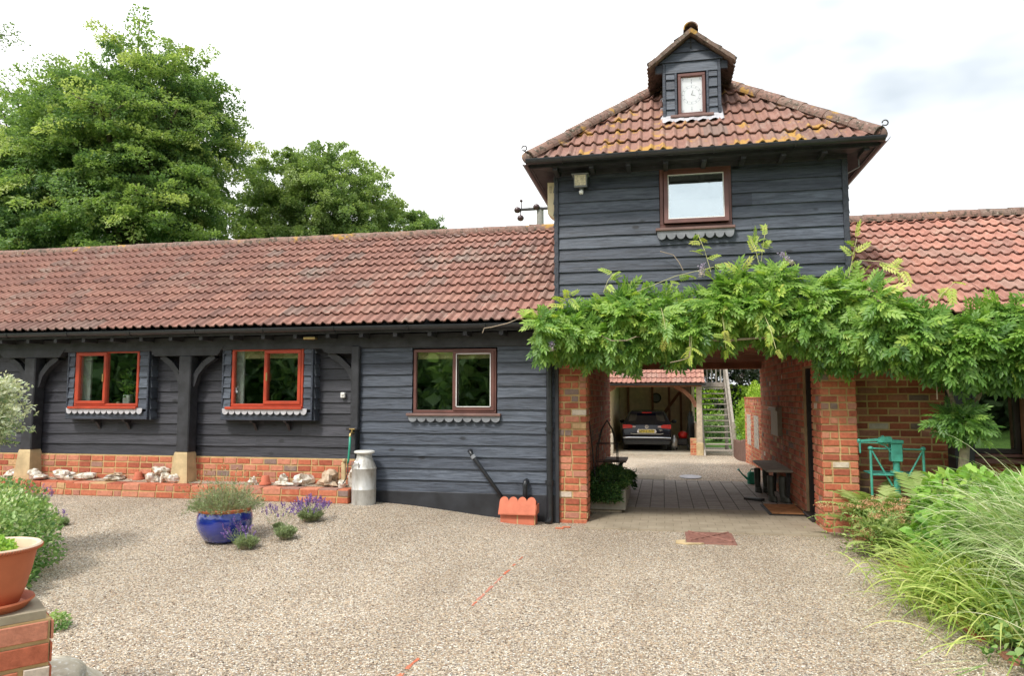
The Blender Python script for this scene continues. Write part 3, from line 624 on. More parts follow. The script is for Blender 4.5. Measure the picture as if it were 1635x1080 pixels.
window(barn, -2.845, -1.855, 1.20, 1.94, 8.045, 'brown_wood', -2.35, (-2.365, -1.875), sill=(.07, .06), sillmat='brown_sill', apron=(10, .075, -2.895, -1.80, 1.172, 'lead'))
m = MB(); t_ = .013
for (a, b, c, d) in ((-2.325, -2.317, 1.27, 1.885), (-1.923, -1.915, 1.27, 1.885)): m.box(a, b, 8.026, 8.031, c, d)
m.box(-2.325, -1.915, 8.026, 8.031, 1.27, 1.278); m.box(-2.325, -1.915, 8.026, 8.031, 1.878, 1.885); m.build('glazing_strip', 'white_paint', barn)
# interiors seen through the panes
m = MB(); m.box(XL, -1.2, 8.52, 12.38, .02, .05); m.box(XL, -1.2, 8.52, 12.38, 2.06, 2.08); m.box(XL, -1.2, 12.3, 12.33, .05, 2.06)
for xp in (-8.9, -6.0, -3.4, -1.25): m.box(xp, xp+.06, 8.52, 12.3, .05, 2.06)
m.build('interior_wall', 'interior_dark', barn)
m = MB(); m.box(-7.50, -7.30, 8.135, 8.16, 1.27, 1.96); m.build('window_reveal', 'white_paint', barn)
m = MB(); m.box(-5.24, -5.09, 8.135, 8.16, 1.27, 1.96); m.build('window_reveal', 'white_paint', barn)
m = MB(); m.box(-5.20, -4.25, 8.14, 8.15, 1.86, 1.96); m.build('roller_blind', 'cream_cloth', barn); m = MB(); m.box(-2.82, -1.87, 8.12, 8.13, 1.83, 1.92)
for k in range(3): m.box(-2.82, -1.87, 8.112, 8.122, 1.835+.03*k, 1.842+.03*k)
m.build('roller_blind', 'cream_cloth', barn)
m = MB(); m.tube([(-1.235, 8.0, 2.14), (-1.235, 7.99, .02)], .034, 12, r=0)
for zz in (1.75, 1.0, .42): m.tube([(-1.235, 7.992, zz), (-1.235, 7.992, zz+.05)], .042, 12)
for zz in (1.0, .42): m.box(-1.285, -1.19, 8.0, 8.04, zz+.01, zz+.045)
m.tube([(-1.235, 7.99, .09), (-1.235, 7.985, .03), (-1.25, 7.93, .0)], .036, 12); m.build('downpipe', 'black_plastic', barn, 50)
m = MB(); m.bbox(-1.175, -1.135, 8.02, 8.06, 0, 2.15, .004); m.build('corner_board', 'black_timber', barn)
# pale nest box / vent under the eave
m = MB(); m.bbox(-4.16, -4.01, 7.86, 7.94, 2.065, 2.095, .004); tag(m.build('soffit_vent', 'brass', barn))

# ------------------------------------------------------------------ tower over the passage
TX0, TX1, TY = -1.165, 1.945, 8.07
tower = thing('gate_tower', 'two-storey black weatherboarded tower over the brick archway, with a hipped tile roof', 'tower', (.39, 8.07, 0))
OPT = [(.0, .775, 3.235, 3.925)]
m = MB(); slab(m, TX0, TX1, 2.08, 4.02, OPT, lambda a, b, c, d: m.box(a, b, 8.09, 8.17, c, d))
m.box(TX0, TX0+.06, 8.17, 12.9, 2.08, 4.02); m.box(TX1-.06, TX1, 8.17, 12.9, 2.08, 4.02); m.box(TX0+.06, TX1-.06, 12.84, 12.9, 2.08, 4.02); m.box(TX0+.06, TX1-.06, 8.17, 12.84, 2.08, 2.12)
m.build('wall', 'black_timber', tower)
m = MB(); boards(m, XW(8.09), TX0+.03, TX1-.04, 2.12, 3.96, .1345, OPT); m.build('weatherboarding', 'board_x', tower)
m = MB(); boards(m, YW(TX1), 8.1, 12.9, 2.12, 4.0, .1345); m.build('side_weatherboarding', 'board_y', tower); m = MB(); boards(m, YW(TX0, -1), 8.1, 12.9, 2.12, 4.0, .1345); m.build('side_weatherboarding', 'board_y', tower)
m = MB(); m.bbox(TX0-.012, TX0+.035, 8.045, 8.10, 2.05, 4.0, .004); m.build('corner_board', 'board_y', tower); m = MB(); m.bbox(TX1-.045, TX1+.012, 8.045, 8.10, 2.05, 4.0, .004); m.build('corner_board', 'board_y', tower)
EX0, EX1, EY0, EY1, EZ = -1.40, 2.18, 7.70, 13.27, 3.985
hs = (EX1-EX0)/2; AZ = 5.60; AY0, AY1, AX = EY0+hs, EY1-hs, (EX0+EX1)/2
V = Vector((0, hs, AZ-EZ)); Lv = V.length; V.normalize(); Nv = Vector((1,0,0)).cross(V)
m = MB(); tiles(m, (EX0, EY0, EZ), (1,0,0), V, Nv, 2*hs, Lv, lambda v_: (hs*v_/Lv, 2*hs-hs*v_/Lv), .31)
V2 = Vector((-hs, 0, AZ-EZ)).normalized(); U2 = Vector((0,1,0)); LY = EY1-EY0
tiles(m, (EX1, EY0, EZ), U2, V2, U2.cross(V2), LY, Lv, lambda v_: (hs*v_/Lv, LY-hs*v_/Lv))
V3 = Vector((hs, 0, AZ-EZ)).normalized(); U3 = Vector((0,-1,0)); tiles(m, (EX0, EY1, EZ), U3, V3, U3.cross(V3), LY, Lv, lambda v_: (hs*v_/Lv, LY-hs*v_/Lv))
roof = m.build('roof', 'tile_tower', tower)
m = MB(); A_, B_ = (AX, AY0, AZ-.02), (AX, AY1, AZ-.02); z_ = EZ-.015
c4 = [(EX0+.01, EY0+.01, z_), (EX1-.01, EY0+.01, z_), (EX1-.01, EY1-.01, z_), (EX0+.01, EY1-.01, z_)]
m.poly([c4[0], c4[1], A_]); m.poly([c4[1], c4[2], B_, A_]); m.poly([c4[2], c4[3], B_]); m.poly([c4[3], c4[0], A_, B_]); m.build('roof_deck', 'black_timber', tower)
m = MB()
for c, a in (((EX0-.0, EY0-.0, EZ+.04), (AX, AY0, AZ+.03)), ((EX1, EY0, EZ+.04), (AX, AY0, AZ+.03)), ((EX1, EY1, EZ+.04), (AX, AY1, AZ+.03)), ((EX0, EY1, EZ+.04), (AX, AY1, AZ+.03))): halfround(m, c, a, .085, .3)
halfround(m, (AX, AY0, AZ+.03), (AX, AY1, AZ+.03), .09); m.build('hip_tiles', 'ridge_tile', roof)
for sx_, ex in ((-1, EX0), (1, EX1)):
    m = MB(); m.blob((ex+.01*sx_, EY0+.005, EZ+.05), (.075, .03, .075), 8, 12, .06, 3); m.build('hip_end', 'ridge_tile', roof, True)
    m = MB(); cx_, cz_ = ex+sx_*.055-(.03 if sx_ > 0 else 0)*0, EZ+.15; m.tube([(cx_-sx_*.06, EY0-.01, EZ+.04), (cx_-sx_*.03, EY0-.02, EZ+.10)]+[(cx_+.028*math.cos(a)*1, EY0-.02, cz_+.028*math.sin(a)) for a in np.linspace(-2.4, 3.2, 10)], .007, 6); m.build('hip_iron', 'dark_iron', roof)
# eaves: sloping soffit, fascia and plate
m = MB()
for (a, b, c_, d) in (((EX0, EY0), (EX1, EY0), (TX1, 8.09), (TX0, 8.09)), ((EX1, EY0), (EX1, EY1), (TX1, 12.9), (TX1, 8.09)), ((EX0, EY1), (EX0, EY0), (TX0, 8.09), (TX0, 12.9))):
    m.quad((*a, EZ-.07), (*b, EZ-.07), (*c_, EZ-.02), (*d, EZ-.02))
m.box(EX0, EX1, EY0+.02, EY0+.03, EZ-.075, EZ-.012); m.box(EX0+.005, EX0+.02, EY0+.03, EY1, EZ-.075, EZ-.012); m.box(EX1-.02, EX1-.005, EY0+.03, EY1, EZ-.075, EZ-.012)
m.bbox(TX0-.01, TX1+.01, 8.03, 8.06, 3.905, 4.0, .003)
x = EX0+.25
while x < EX1: m.box(x, x+.05, EY0+.05, 8.03, EZ-.10, EZ-.06); x += .40
m.build('eaves', 'black_timber', tower)
gutter('gutter', tower, EX0-.03, EX1+.04, EY0-.045, EZ+.0, .048, .8)
for xg in (EX0-.045, EX1+.045):
    m = MB(); n = 8
    for k in range(n):
        a, b = math.pi+math.pi*k/n, math.pi+math.pi*(k+1)/n; m.quad((xg+.048*math.cos(a), EY0-.05, EZ+.048*math.sin(a)), (xg+.048*math.cos(a), EY1, EZ+.048*math.sin(a)), (xg+.048*math.cos(b), EY1, EZ+.048*math.sin(b)), (xg+.048*math.cos(b), EY0-.05, EZ+.048*math.sin(b)))
    m.build('side_gutter', 'black_plastic', tower, 50)
m = MB(); m.tube([(TX1+.12, 8.03, 3.93), (TX1+.12, 8.03, 3.80), (TX1+.0, 8.06, 3.74)], .006, 5); m.build('bracket', 'lead', tower)
# upper window, tilted open at the foot
fr = window(tower, .005, .77, 3.24, 3.915, 8.04, 'brown_wood', None, None, 'glass_upper', sill=(.05, .03), sillmat='brown_sill', apron=(8, .095, -.03, .79, 3.205, 'lead'), fw=.04)
for ch in list(fr.children):
    if ch.name.startswith('pane'): bpy.data.objects.remove(ch)
m = MB(); zt, zb_, yt, yb_ = 3.885, 3.285, 8.035, 7.975
def tl(x, z, o): f_ = (zt-z)/(zt-zb_); return (x, yt+(yb_-yt)*f_+o, z)
def tbar(mm, x0, x1, z0, z1, th=.035, o=0):
    i = len(mm.v)
    for (x, z) in ((x0, z0), (x1, z0), (x1, z1), (x0, z1)):
        mm.v.append(tl(x, z, o)); mm.v.append(tl(x, z, o+th))
    for q in ((0,2,4,6), (1,7,5,3), (0,1,3,2), (2,3,5,4), (4,5,7,6), (6,7,1,0)): mm.f.append(tuple(i+k for k in q)); mm.r.append(0)
for q in ((.05, .735, zb_, zb_+.045), (.05, .735, zt-.045, zt), (.05, .095, zb_+.045, zt-.045), (.69, .735, zb_+.045, zt-.045)): tbar(m, *q)
m.build('sash', 'brown_wood', fr)
m = MB(); tbar(m, .093, .692, zb_+.043, zt-.043, .004, .015); m.build('pane', 'glass_upper', fr)
m = MB()
for q in ((.095, .104, zb_+.045, zt-.045), (.681, .69, zb_+.045, zt-.045), (.104, .681, zb_+.045, zb_+.054), (.104, .681, zt-.054, zt-.045)): tbar(m, *q, .004, .003)
m.build('glazing_strip', 'white_paint', fr)
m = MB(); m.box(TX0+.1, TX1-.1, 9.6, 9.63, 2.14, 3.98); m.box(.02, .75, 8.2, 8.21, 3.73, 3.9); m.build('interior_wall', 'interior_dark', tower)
# dormer with clock
dm = MB(); DX0, DX1, DY = .07, .70, 8.32; CX_ = .385
opd = [(.225, .545, 4.60, 5.115)]
slab(dm, DX0, DX1, 4.50, 5.20, opd, lambda a, b, c, d: dm.box(a, b, DY, DY+.05, c, d))
dm.prism([(DX0-.10, 5.20), (DX1+.10, 5.20), (CX_, 5.52)], lambda u, v_, d: (u, d, v_), DY, DY+.05)
dm.box(DX0, DX0+.04, DY+.05, 9.1, 4.55, 5.22); dm.box(DX1-.04, DX1, DY+.05, 9.1, 4.55, 5.22)
dormer = dm.build('dormer', 'black_timber', tower)
m = MB(); boards(m, XW(DY), DX0+.03, .195, 4.575, 5.12, .118); boards(m, XW(DY), .575, DX1-.03, 4.575, 5.12, .118)
cl = lambda z: (max(DX0, CX_-(5.535-z)*1.24) if z < 5.18 else CX_-(5.535-z)*1.24, min(DX1, CX_+(5.535-z)*1.24) if z < 5.18 else CX_+(5.535-z)*1.24)
boards(m, XW(DY), DX0, DX1, 5.12, 5.25, .125); boards(m, XW(DY), DX0-.1, DX1+.1, 5.25, 5.52, .115, (), cl)
for a, b in ((DX0-.01, DX0+.025), (DX1-.025, DX1+.01), (.195, .222), (.548, .575)): m.bbox(a, b, DY-.035, DY+.01, 4.56, 5.24 if a in (DX0-.01, DX1-.025) else 5.12, .004)
m.bbox(DX0-.09, DX0, DY-.01, DY+.03, 5.14, 5.23, .003); m.bbox(DX1, DX1+.09, DY-.01, DY+.03, 5.14, 5.23, .003)
m.build('dormer_boarding', 'board_x', dormer)
m = MB(); ez, az = 5.185, 5.565; ox = .475
for sg in (-1, 1):
    U_ = Vector((0, 1 if sg > 0 else -1, 0)); V_ = Vector((-sg*ox, 0, az-ez)).normalized(); L_ = math.hypot(ox, az-ez)
    tiles(m, (CX_+sg*ox, 8.22 if sg > 0 else 9.5, ez), U_, V_, U_.cross(V_), 1.28, L_, None, .2, .10, .02)
    m.quad((CX_+sg*ox, 8.23, ez-.01), (CX_+sg*ox, 9.5, ez-.01), (CX_, 9.5, az-.01), (CX_, 8.23, az-.01))
dr_ = m.build('dormer_roof', 'dormer_tile', dormer)
m = MB()
for sg in (-1, 1):
    n = 7
    for k in range(n):
        a, b = k/n, (k+1)/n; P = lambda t, dz: (CX_+sg*ox*(1-t)*1.01, 5.185+(az-ez)*t+dz)
        q = [P(a, -.025), P(b, -.025), P(b, .03+random.uniform(-.004, .006)), P(a, .03+random.uniform(-.004, .006))]
        m.prism(q, lambda u, v_, d: (u, d, v_), 8.185+random.uniform(-.004, .004), 8.25)
m.build('verge', 'dormer_tile', dormer)
m = MB(); halfround(m, (CX_, 8.17, 5.575), (CX_, 9.3, 5.575), .085, .3); m.build('dormer_ridge', 'ridge_tile', dormer)
fr = window(dormer, .232, .538, 4.605, 5.105, DY-.03, 'brown_wood', None, None, 'glass_clock', sill=(.09, .085), sillmat='brown_sill', fw=.036, flat=True)
m = MB(); m.box(.26, .51, DY+.012, DY+.018, 4.635, 5.075); face = m.build('clock_dial', 'clock_face', dormer)
m = MB(); cx_, cz_, yq = .385, 4.86, DY+.009
def ring(mm, cx, cz, rx, rz, w_, y0, y1, n=36):
    for k in range(n):
        a, b = 2*math.pi*k/n, 2*math.pi*(k+1)/n
        mm.quad((cx+rx*math.cos(a), y0, cz+rz*math.sin(a)), (cx+rx*math.cos(b), y0, cz+rz*math.sin(b)), (cx+(rx-w_)*math.cos(b), y0, cz+(rz-w_)*math.sin(b)), (cx+(rx-w_)*math.cos(a), y0, cz+(rz-w_)*math.sin(a)))
ring(m, cx_, cz_, .112, .112, .0018, yq, yq+.002); ring(m, cx_, cz_, .086, .086, .0018, yq, yq+.002)
for k in range(12):
    an = math.pi*k/6; r0, r1 = (.088, .108)
    p0 = (cx_+r0*math.sin(an), cz_+r0*math.cos(an)); p1 = (cx_+r1*math.sin(an), cz_+r1*math.cos(an)); nx, nz = math.cos(an)*.0032, -math.sin(an)*.0032
    m.quad((p0[0]-nx, yq, p0[1]-nz), (p1[0]-nx, yq, p1[1]-nz), (p1[0]+nx, yq, p1[1]+nz), (p0[0]+nx, yq, p0[1]+nz))
for dx_, dz_ in ((-.098, .185), (.098, .185), (-.098, -.19), (.098, -.19)):
    for q in (-1, 1): m.quad((cx_+dx_-.012, yq, cz_+dz_-.012*q), (cx_+dx_-.008, yq, cz_+dz_-.014*q), (cx_+dx_+.012, yq, cz_+dz_+.012*q), (cx_+dx_+.008, yq, cz_+dz_+.014*q))
for zz, s_ in ((.175, .010), (.15, .014), (.135, .007), (-.15, .007), (-.17, .013), (-.19, .006)): m.poly([(cx_-s_*.5, yq, cz_+zz), (cx_, yq, cz_+zz+.012), (cx_+s_*.5, yq, cz_+zz), (cx_, yq, cz_+zz-.012)])
m.build('clock_ornament', 'clock_ink', dormer)
m = MB()
for an, L_, w_ in ((rad(18), .062, .006), (rad(112), .052, .007)):
    dx_, dz_ = math.sin(an), math.cos(an); nx, nz = dz_*w_/2, -dx_*w_/2; m.quad((cx_-nx-dx_*.01, yq-.003, cz_-nz-dz_*.01), (cx_+dx_*L_*.7-nx*1.3, yq-.003, cz_+dz_*L_*.7-nz*1.3), (cx_+dx_*L_, yq-.003, cz_+dz_*L_), (cx_+nx, yq-.003, cz_+nz))
m.build('clock_hands', 'ink', dormer)
m = MB(); prof = [(DX0-.03, 4.50)]+[(DX0-.03+(.69)*k/24, 4.505-.012*math.cos(k*1.57)) for k in range(25)]+[(DX1+.03, 4.60), (DX0-.03, 4.60)]
for k in range(24):
    x0_, x1_ = DX0-.02+.67*k/24, DX0-.02+.67*(k+1)/24; y0_ = 8.20; zf = lambda y: EZ+(y-EY0)*(AZ-EZ)/hs
    w0_, w1_ = .012*math.cos(x0_*50)+.012, .012*math.cos(x1_*50)+.012
    m.quad((x0_, y0_, zf(y0_)+.062+w0_), (x1_, y0_, zf(y0_)+.062+w1_), (x1_, DY-.01, zf(DY)+.085), (x0_, DY-.01, zf(DY)+.085))
for sg, xx in ((-1, DX0), (1, DX1)): m.quad((xx-sg*.01, 8.24, zf(8.24)+.06), (xx+sg*.035, 8.24, zf(8.24)+.05), (xx+sg*.035, 9.0, zf(9.0)+.05), (xx-sg*.01, 9.0, zf(9.0)+.09))
m.build('dormer_flashing', 'lead_pale', dormer)
m = MB(); m.bbox(CX_-.008, CX_+.008, DY-.04, DY-.02, 5.40, 5.50, .003); m.build('dormer_vent', 'ink', dormer)

# brick piers, passage walls, beams
PL = (-1.165, -.835); PR = (1.615, 1.955)
def brick_pier(nm, x0, x1, y0, y1, z1, sides):
    m = MB(); m.box(x0+.004, x1-.004, y0+.004, y1, -.1, z1); p = m.build(nm, 'mortar', tower)
    m = MB(); bricks(m, XW(y0), x0, x1, -.03, z1, .17)
    if 'r' in sides: bricks(m, YW(x1), y0, y1, -.03, z1, .17, off=1)
    if 'l' in sides: bricks(m, YW(x0, -1), y0, y1, -.03, z1, .17, off=1)
    m.build('bricks', 'brick', p); return p
brick_pier('pier', *PL, TY, 8.38, 2.08, 'rl'); brick_pier('pier', *PR, TY, 8.54, 2.08, 'lr')
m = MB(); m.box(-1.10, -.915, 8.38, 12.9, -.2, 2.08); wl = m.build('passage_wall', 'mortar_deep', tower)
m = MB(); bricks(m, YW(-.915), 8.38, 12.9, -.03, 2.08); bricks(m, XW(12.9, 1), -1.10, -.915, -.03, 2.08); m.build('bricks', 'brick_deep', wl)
m = MB(); m.box(1.63, 1.90, 9.12, 12.9, -.2, 2.08); m.box(1.63, 1.90, 8.54, 9.12, 1.72, 2.08); wr = m.build('passage_wall', 'mortar_deep', tower)
m = MB(); bricks(m, YW(1.63, -1), 9.12, 12.9, -.03, 2.08); bricks(m, YW(1.63, -1), 8.54, 9.12, 1.73, 2.08); m.build('bricks', 'brick', wr)
m = MB(); m.box(1.76, 1.80, 8.55, 9.11, 0.02, 1.72)
for k in range(5): m.box(1.75, 1.762, 8.56+.105*k, 8.655+.105*k, .03, 1.71)
d_ = m.build('door', 'door_dark', tower)
m = MB(); m.bbox(1.66, 1.76, 8.545, 8.59, 0.05, 1.72, .004); m.bbox(1.66, 1.76, 9.07, 9.115, 0.05, 1.72, .004); m.bbox(1.58, 1.77, 8.545, 9.115, -.02, .055, .01); m.build('door_frame', 'door_dark', d_)
m = MB(); m.bbox(-1.15, 1.95, 8.13, 8.34, 1.93, 2.075, .01); m.build('lintel', 'passage_wood', tower); m = MB(); m.bbox(-1.0, 1.70, 12.66, 12.86, 1.86, 2.07, .01); m.box(-.93, 1.66, 12.6, 12.66, 1.95, 2.07); m.build('lintel', 'passage_wood', tower)
m = MB(); m.box(-.93, 1.67, 8.34, 12.6, 2.03, 2.07)
y = 8.6
while y < 12.5: m.bbox(-.92, 1.66, y, y+.08, 1.97, 2.03, .006); y += .42
m.build('passage_ceiling', 'passage_wood', tower)

# ------------------------------------------------------------------ wing on the right
wing = thing('brick_wing', 'low red brick wing with a clean red tiled roof, right of the archway tower', 'house', (3.2, 8.45, 0))
m = MB(); m.box(1.95, 2.93, 8.45, 8.6, -.1, 2.1); m.box(3.08, 7.5, 8.45, 8.6, -.1, .74); m.box(7.4, 7.5, 8.6, 12.5, -.1, 2.1); m.box(1.95, 7.5, 12.4, 12.5, -.1, 2.1); w_ = m.build('wall', 'mortar', wing)
m = MB(); bricks(m, XW(8.45), 1.955, 2.93, -.03, 2.1, .205); bricks(m, XW(8.45), 3.10, 5.5, -.03, .74, .205); m.build('bricks', 'brick_deep', w_)
m = MB(); m.bbox(2.92, 3.10, 8.22, 8.44, -.02, 2.1, .012); m.build('post', 'black_timber', wing)
m = MB(); m.bbox(1.96, 7.5, 8.2, 8.4, 2.0, 2.12, .008); m.build('wall_plate', 'black_timber', wing)
for a, b in ((3.12, 3.60), (3.62, 4.40), (4.42, 5.2)): window(wing, a, b, .80, 1.95, 8.40, 'door_dark', None, None, 'glass', fw=.05, sill=(.0, .0), sillmat='brown_wood')
m = MB(); m.bbox(3.60, 3.72, 8.2, 8.40, .55, 2.0, .01); m.build('post', 'passage_wood', wing)
m = MB(); m.bbox(3.11, 5.2, 8.33, 8.39, .70, .75, .006); m.build('sill_rail', 'brown_wood', wing)
m = MB(); m.box(3.25, 3.34, 8.7, 8.72, .85, 1.7); m.build('curtain', 'white_paint', wing); m = MB(); m.box(3.12, 3.2, 8.7, 8.72, 1.2, 1.55); m.build('curtain', 'white_paint', wing)
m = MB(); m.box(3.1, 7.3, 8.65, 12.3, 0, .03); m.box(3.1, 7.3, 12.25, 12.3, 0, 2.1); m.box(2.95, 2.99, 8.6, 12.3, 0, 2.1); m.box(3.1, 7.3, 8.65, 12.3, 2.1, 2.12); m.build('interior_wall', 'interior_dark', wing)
zr2 = 3.73; V = Vector((0, yr-YE, zr2-ZE)); Lv = V.length; V.normalize(); Nv = Vector((1,0,0)).cross(V)
m = MB(); tiles(m, (1.96, YE, ZE-.02), (1,0,0), V, Nv, 5.6, Lv); m.build('roof', 'tile_right', wing)
m = MB(); m.quad((1.96, YE+.02, ZE-.04), (7.5, YE+.02, ZE-.04), (7.5, yr, zr2-.02), (1.96, yr, zr2-.02)); m.quad((1.96, yr, zr2-.02), (7.5, yr, zr2-.02), (7.5, 12.8, ZE), (1.96, 12.8, ZE)); m.build('roof_deck', 'black_timber', wing)
m = MB(); halfround(m, (1.97, yr, zr2-.005), (7.55, yr, zr2-.005), .10, .34); m.build('ridge', 'ridge_tile', wing)
gutter('gutter', wing, 1.98, 7.5, 7.745, 2.165)

# ------------------------------------------------------------------ ground features
m = MB(); m.box(-.835, 1.62, 7.76, 9.30, -.08, .016); tag(m.build('threshold_slab', 'slab', None), kind='structure')
m = MB(); m.box(-.92, 1.66, 9.30, 12.43, -.08, .014); tag(m.build('sett_paving', 'setts', None), kind='structure')
m = MB(); m.box(-.92, .02, 12.44, 13.15, -.08, .018); tag(m.build('step_slab', 'slab', None), kind='structure')
def bedx(y): return 1.82 + .10*math.sin(y*1.1) + (.0 if y > 5.2 else (5.2-y)*.06)
m = MB(); ys = np.linspace(2.2, 8.06, 24)
for k in range(23):
    a, b = ys[k], ys[k+1]; m.quad((bedx(a), a, .012), (8, a, .012), (8, b, .012), (bedx(b), b, .012))
tag(m.build('flower_bed', 'soil', None), kind='structure')
m = MB(); y = 4.3
while y < 8.0: m.bbox(bedx(y)-.03, bedx(y)+.06, y, y+.17, -.05, .018, .006, random.random()); y += .182
tag(m.build('brick_edging', 'brick', None), kind='structure')
# line of bricks showing through the gravel
m = MB(); P0, P1 = Vector((-1.30, 3.45, 0)), Vector((-1.19, 7.0, 0))
for (a, b) in ((.0, .028), (.045, .09), (.37, .40), (.41, .455), (.465, .52), (.535, .60), (.615, .66), (.70, .72), (.76, .80)):
    p = P0.lerp(P1, a); q = P0.lerp(P1, b); w_ = random.uniform(.010, .026); n = 5; pts = []
    for k in range(n): t_ = p.lerp(q, k/(n-1)); pts.append((t_.x-w_*random.uniform(.3, 1), t_.y+random.uniform(-.01,.01), .003))
    for k in range(n)[::-1]: t_ = p.lerp(q, k/(n-1)); pts.append((t_.x+w_*random.uniform(.3, 1), t_.y+random.uniform(-.01,.01), .003))
    m.poly(pts, random.uniform(.66, .9))
for (x, y) in ((-1.02, 7.78), (-1.08, 7.70)): m.bbox(x-.05, x+.04, y-.03, y+.02, 0, .012, .004, .4)
tag(m.build('brick_strip', 'brick', None), kind='structure')
# loose stones lying on the bound surface of the yard
n = 26000; P = np.stack([R.uniform(-6.5, 2.0, n), 2.6+6.0*R.random(n)**1.6, np.zeros(n)], 1); P[:, 2] = [gh(a, b) for a, b, _ in P]
keep_ = ~((P[:,1] > 7.7) & (P[:,0] > -3.5)) & ~((P[:,0] > .15) & (P[:,0] < .7) & (P[:,1] > 7.1)) & (P[:,1] < 7.78); P = P[keep_]; n = len(P)
oc = np.array([[1,0,0],[0,1,0],[-1,0,0],[0,-1,0],[0,0,.7],[0,0,-.6]], float); of = np.array([[0,1,4],[1,2,4],[2,3,4],[3,0,4],[1,0,5],[2,1,5],[3,2,5],[0,3,5]])
a_ = R.uniform(0, 6.28, n); s3_ = R.uniform(.0035, .0085, n)[:, None]*R.uniform(.6, 1.3, (n, 3)); Vx = oc[None]*s3_[:, None]*R.uniform(.75, 1.2, (n, 6, 1)); ca, sa = np.cos(a_)[:, None], np.sin(a_)[:, None]
Vr = np.stack([Vx[..., 0]*ca-Vx[..., 1]*sa, Vx[..., 0]*sa+Vx[..., 1]*ca, Vx[..., 2]], 2)+P[:, None]+[0, 0, .002]
tag(fastmesh('loose_stones', Vr.reshape(-1, 3), (of[None]+np.arange(n)[:, None, None]*6).reshape(-1, 3), np.repeat(R.random(n), 8), 'pebble'), 'loose shingle scattered over the forecourt', None, None, 'stuff')
# low retaining wall with its shelf of shingle
low = thing('retaining_wall', 'two-course low red brick wall edging the shingle shelf at the foot of the barn', 'low wall', (-8, 7.8, .1))
m = MB(); m.box(XL, -3.535, 7.806, 7.98, -.1, .318); q_ = m.build('wall_core', 'mortar', low); m = MB(); bricks(m, XW(7.806), XL, -3.53, .165, .325, .235); bricks(m, YW(-3.535), 7.81, 7.98, .165, .325, .18)
x = XL
while x < -3.6: m.bbox(x+.005, min(x+.228, -3.533), 7.803, 7.985, .312, .330, .004, random.random()); x += .235
m.build('bricks', 'brick', q_)
m = MB(); m.quad((XL, 7.985, .332), (-3.55, 7.985, .332), (-3.55, 8.2, .345), (XL, 8.2, .345)); tag(m.build('shingle_shelf', 'gravel', None), kind='structure')

# ------------------------------------------------------------------ things by the barn
def rock(c, r3, seed, label, mat='flint', noise=.32, grp='flints on the shelf along the barn'):
    m = MB(); m.blob((0, 0, 0), r3, 9, 13, noise, seed, 0., .055); o = m.build('rock', mat, None, 22); o.location = (c[0], c[1], c[2]+r3[2]*.72); o.rotation_euler = (0, 0, seed); tag(o, label, 'rock', grp); return o
RK = [(-8.42, 8.12, .09, .09, .05, 'flint', 'flint at the far left end of the shelf, left of the first padstone'),
 (-7.93, 7.98, .07, .06, .075, 'flint', 'small upright flint just in front of the leftmost padstone'),
 (-7.80, 7.95, .12, .07, .035, 'flint', 'low dark-veined flint in front of the long white one near the leftmost padstone'),
 (-7.52, 8.03, .19, .09, .06, 'flint', 'long knobbly white flint right of the leftmost padstone'),
 (-7.26, 8.06, .13, .08, .05, 'flint', 'rounded flint at the right end of the long white flints'),
 (-6.83, 8.08, .16, .09, .035, 'flint', 'flat slab of grey flint lying alone under the left window'),
 (-6.80, 8.09, .07, .06, .022, 'brown_rock', 'small tan stone lying on the lone flat flint'),
 (-6.23, 8.02, .08, .07, .06, 'flint', 'left bottom flint of the pile before the middle padstone'),
 (-6.07, 8.02, .08, .07, .06, 'flint', 'right bottom flint of the pile before the middle padstone'),
 (-6.15, 8.06, .095, .08, .05, 'flint', 'rounded flint topmost of the pile before the middle padstone'),
 (-5.90, 7.98, .09, .07, .065, 'flint', 'pale flint touching the front of the middle padstone'),
 (-4.88, 8.05, .055, .05, .045, 'flint', 'small spotted flint left of the upturned flowerpot behind the blue pot'),
 (-4.47, 8.05, .09, .06, .07, 'flint', 'lumpy white flint just right of the upturned flowerpot'),
 (-4.42, 7.98, .10, .05, .025, 'flint', 'low flat flint at the foot of the lumpy white one'),
 (-4.22, 8.05, .15, .08, .07, 'flint', 'white slanting flint left of the big brown rock'),
 (-3.90, 8.08, .20, .11, .085, 'brown_rock', 'large pointed brown rock on the shelf near the churn'),
 (-3.68, 7.98, .05, .045, .05, 'flint', 'tiny white flint between the brown rock and the end of the shelf'),
 (-3.60, 8.10, .06, .06, .12, 'flint', 'tall narrow flint standing at the right end of the shelf')]
for i, (x, y, a, b, c, mt, lb) in enumerate(RK):
    top = .34 + (.095 if 'topmost' in lb else .05 if 'lying on' in lb else 0); rock((x, y, top), (a, b, c), i+3, lb, mt, .42 if mt == 'brown_rock' else .34)
def flowerpot(x, y, z, s, label, up=False):
    m = MB(); pr = [(0, .105), (.036, .105), (.041, .10), (.056, .028), (.068, .026), (.072, .0), (.06, 0)]
    m.lathe([(a*s, b*s) for a, b in pr], (x, y, z), 24); o = m.build('flowerpot', 'terracotta_bright', None, 40); tag(o, label, 'flowerpot', 'upturned terracotta pots on the shelf')
flowerpot(-4.68, 8.0, .34, 1.0, 'small upturned terracotta pot on the shelf, behind the lavender in the blue pot')
flowerpot(-6.52, 8.12, .34, .95, 'small upturned terracotta pot on the shelf below the right edge of the left window')
flowerpot(-8.22, 8.10, .34, 1.25, 'upturned terracotta pot on the shelf left of the leftmost padstone')
